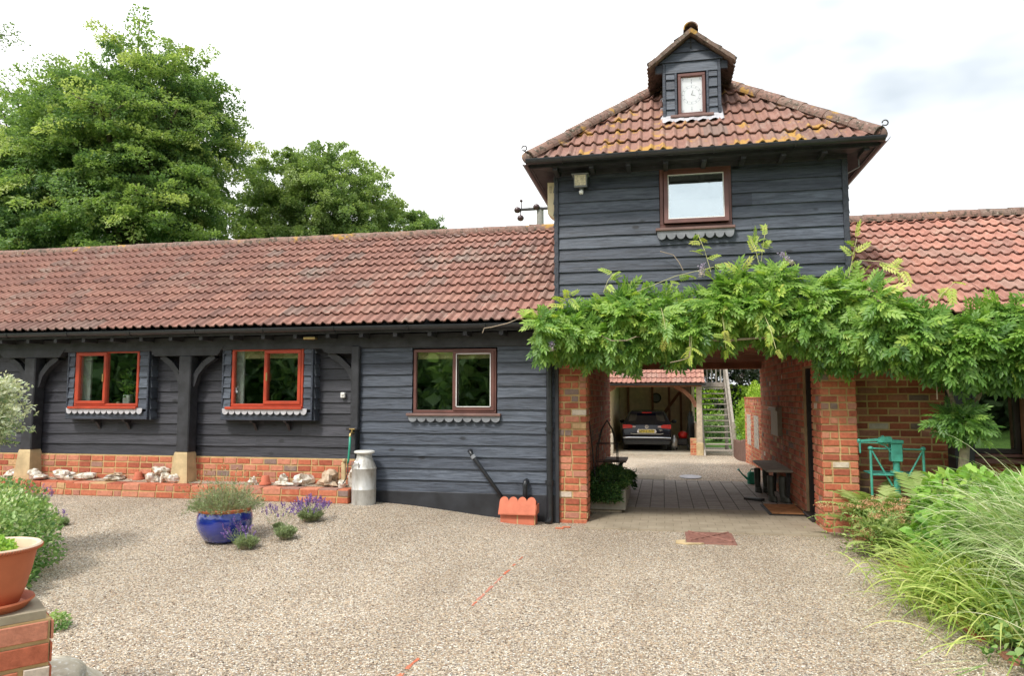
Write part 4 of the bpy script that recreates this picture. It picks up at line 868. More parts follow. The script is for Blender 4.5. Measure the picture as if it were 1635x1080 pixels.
# milk churn
ch_ = thing('milk_churn', 'dented grey metal milk churn standing at the end of the low wall', 'milk churn', (-3.36, 7.86, .13))
m = MB(); cc = (-3.36, 7.86, .13)
m.lathe([(0,.0),(.138,.0),(.142,.012),(.142,.03),(.136,.034),(.138,.20),(.141,.205),(.141,.212),(.137,.217),(.137,.43),(.141,.436),(.141,.445),(.136,.45),(.133,.465),(.096,.55),(.088,.56),(.086,.60),(.088,.615)], cc, 40); m.build('body', 'churn_metal', ch_, 40)
m = MB(); m.lathe([(.086,.612),(.11,.612),(.118,.622),(.116,.634),(.10,.642),(.0,.645)], cc, 36); m.build('lid', 'enamel_white', ch_, 40)
m = MB(); m.tube([(-3.46, 7.755, .58), (-3.455, 7.735, .64), (-3.41, 7.715, .655), (-3.37, 7.715, .65), (-3.365, 7.725, .58)], .006, 6); m.build('handle', 'steel', ch_)
# tap with hose
tp = thing('garden_tap', 'brass garden tap on the barn post above the churn', 'tap', (-3.55, 7.95, 1.0))
m = MB(); m.tube([(-3.545, 7.965, .97), (-3.545, 7.90, .97), (-3.545, 7.875, .955), (-3.545, 7.87, .925)], .014, 8); m.tube([(-3.545, 7.92, .97), (-3.545, 7.92, 1.01)], .009, 8); m.build('spout', 'brass', tp, 50)
m = MB(); m.tube([(-3.58, 7.92, 1.012), (-3.51, 7.92, 1.012)], .008, 6); m.build('tap_handle', 'brass', tp)
m = MB(); m.tube([(-3.545, 7.87, .93), (-3.548, 7.868, .8), (-3.56, 7.87, .66), (-3.57, 7.875, .62)], .013, 8); o = m.build('hose', 'green_hose', None, True); tag(o, 'short green hose hanging from the brass tap', 'hose')
m = MB(); m.tube([(-3.57, 7.875, .62), (-3.56, 7.86, .53), (-3.585, 7.86, .44), (-3.62, 7.86, .39)], .007, 6); o = m.build('cable', 'dark_iron', None, True); tag(o, 'thin dark pipe hanging below the green hose', 'cable')
m = MB(); m.bbox(-3.72, -3.665, 7.99+.03, 8.05, .34, .62, .008); m.bbox(-3.70, -3.66, 8.0, 8.05, .62, .66, .01); tag(m.build('offcut_board', 'padstone', None), 'upright pale stone offcut leaning behind the churn', 'stone')
sw = thing('outside_switch', 'small white weatherproof switch box on the recessed boards right of the middle window', 'switch', (-3.77, 8.17, 1.4))
m = MB(); m.bbox(-3.80, -3.745, 8.135, 8.185, 1.375, 1.44, .006); m.build('box', 'white_paint', sw); m = MB(); m.bbox(-3.785, -3.76, 8.125, 8.137, 1.40, 1.425, .004); m.build('rocker', 'enamel_white', sw)
# brick-built drain cover like a little house
dh = thing('drain_cover', 'little orange brick box with a scalloped tile top covering the drain by the downpipe', 'drain cover', (-1.56, 7.88, 0))
m = MB(); m.bbox(-1.75, -1.37, 7.80, 7.98, -.05, .135, .008, .5); b_ = m.build('box', 'terracotta_bright', dh)
m = MB(); m.box(-1.565, -1.552, 7.796, 7.80, 0, .13); m.box(-1.372, -1.366, 7.80, 7.82, 0, .13); m.build('joint', 'mortar', b_)
m = MB()
def scal(y0, y1, z0, z1, t_):
    poly = [(-1.765, 0.)]+[(-1.355, 0.)]; n = 4; wd = .40/n; out = []
    for k in range(n)[::-1]:
        for q in range(9): an = math.pi*q/8; out.append((-1.76+wd*(k+.5)+math.cos(an)*wd*.5, 1-.30+.30*math.sin(an)))
    m.prism(poly+out, lambda u, v_, d: (u, y0+(y1-y0)*v_, z0+(z1-z0)*v_+d), 0, t_)
scal(7.765, 7.845, .115, .285, .014); m.box(-1.355, -1.348, 7.80, 7.96, .12, .22); m.quad((-1.765, 7.845, .26), (-1.355, 7.845, .26), (-1.355, 8.0, .13), (-1.765, 8.0, .13)); m.build('scalloped_tile', 'terracotta_bright', dh)
pp = thing('waste_pipe', 'long black waste pipe slanting down the boards to the drain cover', 'pipe', (-1.9, 8.0, .5), 'black waste pipes into the drain cover')
m = MB(); m.tube([(-2.15, 8.05, .775), (-2.15, 7.99, .775), (-2.12, 7.985, .735), (-1.70, 7.93, .20)], .022, 10); m.build('pipe', 'black_plastic', pp, True)
m = MB(); m.tube([(-2.115, 7.985, .725), (-2.09, 7.983, .695)], .030, 10); m.build('collar', 'lead', pp)
pp = thing('waste_pipe', 'short upright black waste pipe behind the drain cover', 'pipe', (-1.5, 7.97, .3), 'black waste pipes into the drain cover')
m = MB(); m.tube([(-1.50, 8.05, .455), (-1.50, 7.98, .455), (-1.505, 7.965, .44), (-1.505, 7.955, .20)], .026, 10); m.build('pipe', 'black_plastic', pp, True)
m = MB(); m.tube([(-1.503, 7.965, .42), (-1.505, 7.962, .39)], .033, 10); m.build('collar', 'black_plastic', pp)
# tower fittings
fl = thing('floodlight', 'old rectangular floodlight with a sensor below it on the tower boards', 'floodlight', (-.85, 8.05, 3.8))
m = MB(); m.prism([(8.0, 3.745), (7.93, 3.735), (7.90, 3.87), (8.0, 3.88)], lambda u, v_, d: (d, u, v_), -.935, -.79); m.bbox(-.96, -.77, 7.885, 8.02, 3.868, 3.882, .003); m.bbox(-.88, -.84, 8.0, 8.065, 3.70, 3.80, .005); m.build('housing', 'lead', fl)
m = MB(); m.quad((-.925, 7.922, 3.752), (-.80, 7.922, 3.752), (-.80, 7.897, 3.862), (-.925, 7.897, 3.862)); m.build('lens', 'lamp_glass', fl)
m = MB(); m.tube([(-.855, 8.02, 3.715), (-.855, 7.97, 3.70)], .014, 8); m.bbox(-.88, -.835, 7.94, 7.985, 3.66, 3.70, .008); m.build('sensor', 'white_paint', fl)
m = MB(); m.tube([(-.78, 8.05, 3.90), (-.765, 8.045, 3.80), (-.80, 8.045, 3.74), (-.84, 8.045, 3.73)], .004, 5); m.build('cable', 'ink', fl)
al = thing('alarm_box', 'cream louvred alarm box on the left side of the tower under the eaves', 'alarm box', (-1.22, 8.2, 3.7))
m = MB(); m.prism([(8.12, 3.50), (8.36, 3.50), (8.36, 3.86), (8.12, 3.86)], lambda u, v_, d: (d, u, v_), -1.265, -1.19); m.prism([(-1.265, 3.50), (-1.19, 3.44), (-1.19, 3.50)], lambda u, v_, d: (u, d, v_), 8.12, 8.36); m.build('cover', 'cream_plastic', al)
m = MB()
for k in range(4): m.box(-1.245, -1.215, 8.116, 8.121, 3.74+.022*k, 3.75+.022*k)
m.build('louvre', 'coping', al)

wp_ = thing('potted_houseplant', 'leafy houseplant in a white pot on the sill inside the left window', 'houseplant', (-6.62, 8.17, 1.29))
m = MB(); m.bbox(-6.80, -6.70, 8.12, 8.19, 1.288, 1.41, .006); m.build('pot', 'white_paint', wp_)
n = 70; P = np.stack([-6.76+R.normal(size=n)*.05, 8.17+R.normal(size=n)*.02, R.uniform(1.42, 1.74, n)], 1); leafobj('foliage', P, R.normal(size=(n,3))*[1,.4,.7]+[0,0,-.3], R.normal(size=(n,3))+[0,-.8,.4], R.uniform(.05,.09,n), R.uniform(.025,.04,n), R.random(n), 'hydrangea_leaf', wp_)
m = MB(); m.lathe([(0,0),(.02,0),(.024,.02),(.018,.035),(0,.04)], (-6.88, 8.14, 1.288), 14); tag(m.build('small_jar', 'cream_plastic', None), 'tiny pale jar on the sill beside the white plant pot', 'jar')

# ------------------------------------------------------------------ in and around the passage
tr = thing('stone_trough', 'grey stone trough of trailing greenery just inside the archway on the left', 'planter', (-.7, 9.2, 0))
m = MB(); x0, x1, y0, y1 = -.89, -.45, 8.76, 10.15
m.bbox(x0, x1, y0, y0+.05, .05, .29, .008); m.bbox(x0, x1, y1-.05, y1, .05, .29, .008); m.bbox(x0, x0+.05, y0+.045, y1-.045, .05, .288, .008); m.bbox(x1-.05, x1, y0+.045, y1-.045, .05, .288, .008); m.box(x0+.04, x1-.04, y0+.04, y1-.04, .06, .26); m.build('trough', 'trough_stone', tr)
m = MB(); m.bbox(-.89, -.50, 8.80, 8.87, .015, .05, .004); m.bbox(-.89, -.50, 10.0, 10.07, .015, .05, .004); m.build('timber_bearer', 'oak_pale', tr)
n = 4200; P = np.stack([R.uniform(-.90, -.42, n), R.uniform(8.72, 10.2, n), np.zeros(n)], 1); mound = .22*np.exp(-((P[:,0]+.68)/.26)**2)*(1-.6*np.abs(P[:,1]-9.3)); P[:,2] = .28+R.uniform(0, 1, n)**.6*(mound+.05)+.0
dr = R.random(n) < .28; P[dr,1] = 8.74-R.uniform(0, .08, dr.sum()); P[dr,2] = R.uniform(.16, .36, dr.sum()); P[dr,0] = R.uniform(-.86, -.5, dr.sum())
D = nrm(R.normal(size=(n,3))+[.1,-.6,.1]); leafobj('foliage', P, D, nrm(R.normal(size=(n,3))+[0,-.5,1]), R.uniform(.03,.07,n), R.uniform(.010,.022,n), R.random(n), 'trough_leaf', tr)
ob = thing('obelisk', 'tall dark wire plant obelisk against the left passage wall', 'plant support', (-.72, 9.6, .0))
m = MB(); tops = (-.72, 9.6, 1.08)
for dx, dy in ((-.14,-.14),(.14,-.14),(.14,.14),(-.14,.14)): m.tube([(-.72+dx, 9.6+dy, .3), (-.72+dx*.92, 9.6+dy*.92, .72), (-.72+dx*.5, 9.6+dy*.5, .96), tops], .0065, 5)
m.build('uprights', 'dark_iron', ob)
for zz, k in ((.55, .95), (.78, .87)):
    m = MB(); m.tube([(-.72+.14*k*1.2*math.cos(a), 9.6+.14*k*1.2*math.sin(a), zz) for a in np.linspace(0, 2*math.pi, 17)], .005, 5); m.build('hoop', 'dark_iron', ob)
m = MB(); m.tube([(-.80, 8.85, .3), (-.885, 8.9, 1.15)], .008, 6); tag(m.build('cane', 'dark_iron', None), 'thin dark cane leaning on the left passage wall above the trough', 'cane')
tb = thing('plank_bench', 'small weathered plank bench at the far end of the left passage wall', 'bench', (-.72, 11.7, 0))
m = MB(); m.bbox(-.90, -.56, 11.2, 11.95, .39, .42, .006, .2); m.build('seat', 'grey_wood', tb)
for yy in (11.3, 11.85):
    m = MB(); m.prism([(-.86, 0), (-.80, 0), (-.60, .39), (-.66, .39)], lambda u, v_, d: (u, d, v_), yy, yy+.03); m.build('leg', 'dark_iron', tb)
m = MB(); n = 160; 
P = np.stack([R.uniform(-.6,-.40,n), R.uniform(10.3,10.7,n), R.uniform(.12,.30,n)],1); D = nrm(R.normal(size=(n,3))+[.8,-.2,0]); o = leafobj('plant', P, D, nrm(R.normal(size=(n,3))+[0,0,1]), R.uniform(.05,.09,n), R.uniform(.03,.05,n), R.random(n)*.5, 'trough_leaf'); tag(o, 'dark broad-leaved plant beyond the stone trough', 'plant')
# right side bench, boots, watering can, mat, letter box
bn = thing('boot_bench', 'dark slate-grey plank bench against the right passage wall above the boots', 'bench', (1.48, 10.6, 0))
m = MB(); m.bbox(1.30, 1.63, 9.95, 11.45, .41, .445, .01, .3); m.build('seat', 'trough_stone', bn)
for yy in (10.1, 11.25):
    m = MB(); m.prism([(1.56, 0), (1.60, 0), (1.62, .41), (1.57, .41)], lambda u, v_, d: (u, d, v_), yy, yy+.05); m.build('leg', 'dark_iron', bn)
def boot(x, y, rz, label, h=.33, lean=0.):
    m = MB(); c_, s_ = math.cos(rz), math.sin(rz); T = lambda p: (x+p[0]*c_-p[1]*s_, y+p[0]*s_+p[1]*c_, p[2])
    rings = [(.0, .055, .035, h), (.0, .057, .046, h-.01), (.0, .054, .045, h*.6), (.005, .046, .040, h*.32), (-.015, .056, .042, h*.2), (-.045, .085, .044, .07), (-.055, .10, .046, .03), (-.055, .102, .047, .0)]
    n = 16; b0 = len(m.v)
    for (cy, ry, rx, z) in rings:
        for k in range(n): an = 2*math.pi*k/n; yy = math.sin(an)*ry; m.v.append(T((math.cos(an)*rx*(1 if yy > -ry*.4 else .86), cy+yy, .015+z)))
    for i in range(len(rings)-1):
        for k in range(n): j = (k+1) % n; m.f.append((b0+i*n+k, b0+i*n+j, b0+(i+1)*n+j, b0+(i+1)*n+k)); m.r.append(0)
    t_ = thing('welly_boot', label, 'boot', (x, y, .015), 'wellington boots in the passage'); m.build('boot', 'wellie', t_, 50)
    m = MB(); m.prism([T((px*.046, -.055+py*.104, 0))[:2] for px, py in [(math.cos(a), math.sin(a)) for a in np.linspace(0, 2*math.pi, 14, False)]], lambda u, v_, d: (u, v_, .014+d), 0, .016); m.build('sole', 'rubber', t_)
boot(1.385, 10.20, .25, 'dark green rubber boot nearest the middle of the passage, front pair left'); boot(1.52, 10.12, .5, 'dark green rubber boot of the front pair nearest the wall')
boot(1.33, 11.15, .1, 'black rubber boot left one of the rear pair under the bench', .34); boot(1.45, 11.2, -.1, 'black rubber boot right one of the rear pair under the bench', .34)
m = MB()
for k in range(3): m.bbox(1.42+.025*k, 1.434+.025*k, 10.0, 10.1, .30, .42, .005)
m.build('carrot', 'terracotta', None); bpy.data.objects.remove(bpy.data.objects['carrot'])
wc = thing('watering_can', 'small bright green watering can beside the boots', 'watering can', (1.36, 12.2, 0))
m = MB(); m.lathe([(0,0),(.085,0),(.088,.02),(.085,.16),(.06,.19),(.0,.195)], (1.38, 12.15, .015), 20); m.build('body', 'green_plastic', wc, 40)
m = MB(); m.tube([(1.31, 12.13, .08), (1.22, 12.1, .16), (1.165, 12.09, .23)], [.02, .012, .010], 8); m.tube([(1.17, 12.09, .225), (1.15, 12.085, .245)], [.012, .026], 8); m.build('spout', 'green_plastic', wc, 50)
m = MB(); m.tube([(1.33, 12.14, .19), (1.36, 12.15, .245), (1.42, 12.15, .235), (1.465, 12.15, .13)], .009, 6); m.build('handle', 'green_plastic', wc, 50)
dm_ = thing('doormat', 'brown coir doormat with a black rubber border in front of the side door', 'doormat', (1.42, 9.35, 0))
m = MB(); m.bbox(1.19, 1.63, 8.96, 9.80, .016, .026, .003); m.build('rubber_border', 'rubber', dm_); m = MB(); m.bbox(1.225, 1.60, 9.0, 9.76, .0265, .037, .004); m.build('coir', 'mat_coir', dm_)
m = MB(); m.prism([(1.04, 10.25), (1.24, 10.12), (1.30, 10.20), (1.12, 10.34)], lambda u, v_, d: (u, v_, .016+d), 0, .03); tag(m.build('boot_scraper', 'dark_iron', None), 'dark iron boot scraper lying beside the boots', 'boot scraper')
mb_ = thing('letter_box', 'grey metal letter box on the right passage wall', 'letter box', (1.6, 11.0, 1.0))
m = MB(); m.prism([(10.68, .84), (11.30, .84), (11.30, 1.22), (10.68, 1.24)], lambda u, v_, d: (d, u, v_), 1.56, 1.64); m.build('box', 'mail_grey', mb_); m = MB(); m.bbox(1.535, 1.56, 10.66, 11.34, 1.19, 1.24, .004); m.build('flap', 'mail_grey', mb_)
m = MB(); m.bbox(1.52, 1.537, 11.28, 11.33, 1.20, 1.215, .002); m.build('catch', 'white_paint', mb_)
# cast-iron manhole cover
mh = thing('manhole_cover', 'rusty red square drain cover set in the gravel before the archway', 'manhole cover', (.43, 7.45, 0))
m = MB(); m.bbox(.20, .66, 7.17, 7.73, -.02, .013, .004); m.build('frame', 'rust_iron', mh)
m = MB(); m.bbox(.222, .638, 7.195, 7.705, .0135, .018, .002)
for k in range(7): yy = 7.22+.07*k; m.box(.232, .628, yy, yy+.022, .0175, .026)
m.tube([(.235, 7.21, .026), (.625, 7.69, .026)], .009, 5); m.tube([(.625, 7.21, .026), (.235, 7.69, .026)], .009, 5); m.build('cover', 'rust_iron', mh)
m = MB(); m.prism([(.10, 7.14), (.20, 7.10), (.33, 7.14), (.36, 7.17), (.19, 7.17), (.19, 7.30), (.10, 7.26)], lambda u, v_, d: (u, v_, .002+d), 0, .010); tag(m.build('mortar_patch', 'padstone', None), kind='structure')
m = MB(); m.prism([(.62+.0, 12.95)]+[(.45+.19*math.cos(a), 13.05+.30*math.sin(a)) for a in np.linspace(0, 6.0, 18)], lambda u, v_, d: (u, v_, .0+d), 0, .014); tag(m.build('manhole', 'lead_pale', None), 'pale round drain lid in the gravel behind the paving', 'drain lid')
# green sack scale / beam press against the wing wall
sc = thing('sack_scale', 'green painted cast-iron platform scale against the brick wing behind the ferns', 'scale', (2.28, 7.95, 0))
def rod(m, a, b, r_=.014, n=8): m.tube([a, b], r_, n)
m = MB(); m.bbox(2.225, 2.33, 7.90, 8.0, .74, .95, .006); m.bbox(2.215, 2.34, 7.89, 8.01, .92, .955, .004); m.build('head', 'green_paint', sc)
m = MB(); rod(m, (2.28, 7.95, .04), (2.28, 7.95, .74), .032, 14); m.bbox(2.23, 2.33, 7.90, 8.0, .62, .645, .005); m.build('column', 'green_paint', sc, 50)
for nm, xx in (('front_post', 2.04), ('front_post', 2.525)):
    m = MB(); rod(m, (xx, 7.93, .04), (xx, 7.93, .86), .013); m.blob((xx, 7.93, .87), (.026,.026,.022), 8, 10, 0, 1); m.build('post', 'green_paint', sc, 50)
m = MB(); rod(m, (2.05, 7.93, .868), (2.52, 7.93, .862), .008); m.build('crossbar', 'green_paint', sc)
for xx in (2.05, 2.52):
    m = MB(); rod(m, (xx, 7.93, .85), (2.28+(.05 if xx > 2.3 else -.05), 7.93, .50), .009); m.build('brace', 'green_paint', sc)
m = MB(); m.prism([(1.915, .935), (1.95, .955), (2.10, .97), (2.13, .955), (2.13, .945)], lambda u, v_, d: (u, d, v_), 7.90, 7.925); m.prism([(2.10, .93), (2.12, .975), (2.15, .99), (2.155, 1.0), (2.165, .985), (2.22, .99), (2.235, .97), (2.235, .935)], lambda u, v_, d: (u, d, v_), 7.885, 7.945)
m.prism([(1.915, .925), (2.34, .915), (2.34, .925), (1.915, .935)], lambda u, v_, d: (u, d, v_), 7.90, 7.92); m.bbox(1.93, 1.945, 7.90, 7.92, .82, .93, .003); m.blob((1.93, 7.91, .945), (.02,.02,.02), 6, 8, 0, 1); m.build('beam', 'green_paint', sc)
m = MB(); m.tube([(2.11, 7.915, .925), (2.17, 7.915, .90), (2.20, 7.915, .87), (2.215, 7.915, .84), (2.235, 7.915, .835)], .008, 6); m.tube([(2.15, 7.915, .93), (2.19, 7.915, .91)], .006, 5); m.build('bracket', 'green_paint', sc)
m = MB(); m.bbox(2.02, 2.56, 7.88, 8.30, .03, .08, .01); m.build('platform', 'green_paint', sc); m = MB(); m.bbox(2.05, 2.52, 7.90, 8.28, .60, .615, .004); m.build('shelf', 'green_paint', sc)
m = MB(); m.lathe([(0,0),(.045,0),(.045,.09),(.03,.10),(0,.10)], (1.985, 8.35, .60), 16); m.tube([(1.985,8.35,.68),(1.985,8.44,.72)], .012, 6); o = m.build('hose_reel', 'black_plastic', None, 40); tag(o, 'black fitting on the brick wall in the corner behind the right pier', 'wall fitting')

# ------------------------------------------------------------------ the yard behind: garage, car, stairs, wall, hedge
zg = -.34
ga = thing('cart_lodge', 'open-fronted oak framed garage with a red tiled roof beyond the archway', 'garage', (-.4, 24, zg))
GX0, GX1, GY0, GY1 = -5.2, 1.02, 22.4, 28.0
m = MB(); m.box(GX0, 1.10, GY1, GY1+.1, zg, 2.1); m.box(GX0-.1, GX0, GY0, GY1, zg, 2.1); m.box(1.0, 1.1, GY0+4.0, GY1, zg, 2.1); m.box(1.0, 1.1, GY0+.5, GY0+4.0, zg, .55); m.box(-1.66, -1.60, GY0+.3, GY1, zg, 1.9)  # right-hand opening added above the low boarding to brighten the back wall
x = GX0
while x < 1.0: m.box(x, x+.025, GY1-.02, GY1, zg, 2.1); x += .30
m.build('boarding', 'garage_board', ga)
for x in (-1.32, -.42, .2, .62):
    m = MB(); m.bbox(x, x+.08, GY1-.12, GY1-.03, zg, 2.05, .008); m.build('stud', 'oak_red', ga)
m = MB(); m.prism([(-.2, .55), (-.12, .45), (.66, 1.55), (.58, 1.60)], lambda u, v_, d: (u, d, v_), GY1-.15, GY1-.06); m.build('diagonal_brace', 'oak_red', ga)
m = MB(); m.box(GX0, 1.1, GY0+.12, GY1, 1.87, 1.92); m.build('ceiling', 'garage_ceiling', ga)
m = MB(); m.bbox(GX0, 1.15, GY0-.02, GY0+.15, 1.70, 1.86, .01); m.build('front_beam', 'oak_red', ga)
m = MB(); m.bbox(.99, 1.15, GY0, GY0+.16, zg+.36, 1.72, .012); p = m.build('post', 'oak_pale', ga)
m = MB(); m.bbox(.96, 1.17, GY0-.03, GY0+.19, zg-.05, zg+.37, .02); m.build('padstone', 'padstone', p)
m = MB(); m.bbox(-2.2, -2.04, GY0, GY0+.16, zg, 1.72, .012); m.build('post', 'oak_red', ga)
for sg, xx in ((-1, .99), (1, -2.04)):
    m = MB(); pts = [(xx, 1.10), (xx+sg*.14, 1.36), (xx+sg*.34, 1.56), (xx+sg*.62, 1.71)]
    for k in range(3):
        (a, c), (b, d) = pts[k], pts[k+1]; L_ = math.hypot(b-a, d-c); nx, nz = -(d-c)/L_*.06, (b-a)/L_*.06; m.prism([(a-nx, c-nz), (b-nx, d-nz), (b+nx, d+nz), (a+nx, c+nz)], lambda u, v_, dd: (u, dd, v_), GY0+.02+.001*k, GY0+.12)
    m.build('curved_brace', 'oak_red', ga)
m = MB(); m.box(.79, .965, GY0+.02, GY0+.22, zg-.05, zg+.50); q_ = m.build('brick_plinth', 'mortar', ga); m = MB(); bricks(m, XW(GY0+.02), .79, .965, zg, zg+.50); m.build('bricks', 'brick', q_)
V = Vector((0, 2.9, 2.0)); Lv = V.length; V.normalize(); m = MB(); tiles(m, (GX0, GY0-.35, 1.80), (1,0,0), V, Vector((1,0,0)).cross(V), 1.22-GX0, Lv, None, .27, .145, .028); m.build('roof', 'tile_far', ga)
m = MB(); m.quad((GX0, GY0-.33, 1.78), (1.2, GY0-.33, 1.78), (1.2, GY0+2.55, 3.78), (GX0, GY0+2.55, 3.78)); m.quad((GX0, GY0+2.55, 3.78), (1.2, GY0+2.55, 3.78), (1.2, GY1+.3, 1.9), (GX0, GY1+.3, 1.9)); m.build('roof_deck', 'oak_red', ga)
gutter('gutter', ga, GX0, 1.24, GY0-.40, 1.785, .05)
m = MB(); m.box(GX0, 1.0, GY0+.2, GY1, zg-.02, zg+.012); tag(m.build('garage_floor', 'concrete', None), kind='structure')
ck = thing('wall_clock', 'round dark-rimmed clock on the back wall of the garage above the car', 'clock', (-.24, GY1-.1, 1.28))
m = MB(); m.tube([(-.24, GY1-.04, 1.36), (-.24, GY1-.10, 1.36)], .19, 24); m.build('rim', 'ink', ck, 40); m = MB(); m.tube([(-.24, GY1-.10, 1.36), (-.24, GY1-.107, 1.36)], .14, 24); m.build('face', 'lead', ck, 40)
m = MB(); m.box(-.245, -.235, GY1-.112, GY1-.108, 1.35, 1.45); m.box(-.24, -.18, GY1-.112, GY1-.108, 1.355, 1.365); m.build('hands', 'ink', ck)
m = MB(); m.tube([(-.30, 23.6, 1.87), (-.30, 23.6, 1.80)], .02, 8); m.blob((-.30, 23.6, 1.765), (.035,.035,.04), 8, 10, 0, 1); tag(m.build('ceiling_lamp', 'brass', None, True), 'small brass ceiling light just inside the garage', 'lamp')
# rear of an estate car
car = thing('parked_car', 'dark blue estate car parked nose-in inside the garage', 'car', (-.52, 25.6, zg)); cx = -.515; cy = 23.72; S = .86
def carring(y, zb, zs, zr_, hb, hs_, hr):
    """half ring from sill up to the roof: list of (halfwidth, z)"""
    return [(hb*.86, zb), (hb*.97, zb+.10), (hb, zb+.28), (hs_, zs), (hs_*.985, zs+.05), (hr+.04, zr_-.07), (hr-.05, zr_-.015), (hr*.4, zr_)]
st = [(0.00, .32, .93, .96, .86, .84, .80), (.05, .27, .98, 1.04, .90, .88, .84), (.14, .26, .99, 1.14, .905, .885, .80), (.34, .26, 1.0, 1.44, .91, .885, .66), (.60, .26, .99, 1.50, .91, .885, .64), (2.4, .24, .96, 1.51, .91, .885, .64), (3.2, .24, .95, 1.30, .91, .88, .66), (3.7, .24, .94, 1.0, .90, .86, .80), (4.4, .26, .80, .84, .86, .80, .70), (4.6, .34, .62, .66, .74, .70, .6)]
m = MB(); rings = []
for (y, zb, zs, zr_, hb, hs_, hr) in st:
    h = carring(y, zb, zs, zr_, hb, hs_, hr); full = [(-a, z) for a, z in h]+[(a, z) for a, z in h[::-1]]; rings.append([(cx+a*S, cy+y*S, zg+z*S) for a, z in full])
n = len(rings[0]); 
for q in rings: m.v += q
for i in range(len(rings)-1):
    for k in range(n-1): m.f.append((i*n+k, i*n+k+1, (i+1)*n+k+1, (i+1)*n+k)); m.r.append(0)
m.f.append(tuple(range(n))[::-1]); m.r.append(0); m.f.append(tuple((len(rings)-1)*n+k for k in range(n))); m.r.append(0); m.build('body', 'car_paint', car, 35)
cp = lambda x, y, z: (cx+x*S, cy+y*S, zg+z*S)
m = MB(); m.poly([cp(-.70, .085, 1.055), cp(.70, .085, 1.055), cp(.585, .315, 1.40), cp(-.585, .315, 1.40)]); m.build('rear_window', 'car_glass', car)
m = MB(); m.poly([cp(-.64, .33, 1.46), cp(.64, .33, 1.46), cp(.60, .22, 1.43), cp(-.60, .22, 1.43)]); m.prism([(-.62, 1.405), (.62, 1.405), (.60, 1.47), (-.60, 1.47)], lambda u, v_, d: cp(u, d, v_), .24, .36); m.build('spoiler', 'car_paint', car)
m = MB(); m.prism([(-.18, 1.41), (.18, 1.41), (.17, 1.445), (-.17, 1.445)], lambda u, v_, d: cp(u, d, v_), .225, .245); m.build('brake_light', 'light_red', car)
for sg in (-1, 1):
    m = MB(); m.prism([(sg*.885, .84), (sg*.55, .86), (sg*.50, .93), (sg*.60, .985), (sg*.885, .99)], lambda u, v_, d: cp(u, d, v_), -.03, .09); l_ = m.build('tail_light', 'light_red', car)
    m = MB(); m.prism([(sg*.55, .875), (sg*.40, .885), (sg*.41, .935), (sg*.53, .95)], lambda u, v_, d: cp(u, d, v_), -.025, .06); m.build('lens', 'light_clear', l_)
m = MB(); m.bbox(cx-.90*S, cx+.90*S, cy-.07*S, cy+.12*S, zg+.36*S, zg+.60*S, .05); m.build('bumper', 'car_paint', car, 40)
m = MB(); m.tube([cp(-.87, -.05, .50), cp(-.6, -.085, .515), cp(.6, -.085, .515), cp(.87, -.05, .50)], .022, 8); m.tube([cp(-.60, -.035, .665), cp(-.5, -.045, .64), cp(.5, -.045, .64), cp(.60, -.035, .665)], .010, 6); m.build('chrome_strip', 'chrome', car)
m = MB(); m.prism([(-.80, .26), (.80, .26), (.86, .40), (-.86, .40)], lambda u, v_, d: cp(u, d, v_), -.075, .3); m.build('diffuser', 'car_trim', car)
m = MB(); m.prism([(-.34, .68), (.34, .68), (.36, .73), (.32, .82), (-.32, .82), (-.36, .73)], lambda u, v_, d: cp(u, d, v_), -.025, .02); m.build('plate_recess', 'chrome', car)
m = MB(); m.prism([(-.275, .69), (.275, .69), (.275, .80), (-.275, .80)], lambda u, v_, d: cp(u, d, v_), -.035, -.026); pl_ = m.build('number_plate', 'plate_yellow', car)
textobj('plate_lettering', 'GM12 AFM', .108, cp(0, -.037, .745), (rad(90), 0, 0), 'ink', pl_)
m = MB(); m.tube([cp(0, -.005, .91), cp(0, -.035, .91)], .058, 20); e_ = m.build('badge', 'chrome', car, 40)
m = MB()
def stroke(a, b): dx, dz = b[0]-a[0], b[1]-a[1]; L_ = math.hypot(dx, dz); nx, nz = -dz/L_*.006, dx/L_*.006; m.poly([cp(a[0]-nx, -.037, .91+a[1]-nz), cp(b[0]-nx, -.037, .91+b[1]-nz), cp(b[0]+nx, -.037, .91+b[1]+nz), cp(a[0]+nx, -.037, .91+a[1]+nz)])
for a, b in (((-.025,.05),(0,.01)), ((0,.01),(.025,.05)), ((-.045,.03),(-.022,-.04)), ((-.022,-.04),(0,.005)), ((0,.005),(.022,-.04)), ((.022,-.04),(.045,.03))): stroke(a, b)
m.build('badge_letters', 'ink', e_)
for sg in (-1, 1):
    for yy in (.75, 3.55):
        m = MB(); m.tube([cp(sg*.72, yy, .33), cp(sg*.905, yy, .33)], .33*S, 24); w_ = m.build('wheel', 'rubber', car, 40); m = MB(); m.tube([cp(sg*.905, yy, .33), cp(sg*.912, yy, .33)], .20*S, 16); m.build('rim', 'chrome', w_)
    m = MB(); m.blob(cp(sg*1.03, 2.5, 1.03), (.09, .05, .065), 8, 10, .0, 1); m.tube([cp(sg*.88, 2.5, 1.0), cp(sg*.97, 2.5, 1.02)], .02, 6); m.build('wing_mirror', 'car_trim', car, True)
m = MB(); m.tube([cp(0, .2, 1.12), cp(.25, .13, 1.09)], .008, 5); m.build('rear_wiper', 'car_trim', car)
textobj('model_badge', 'TDI', .07, cp(.50, -.012, .78), (rad(90), 0, 0), 'chrome', car)
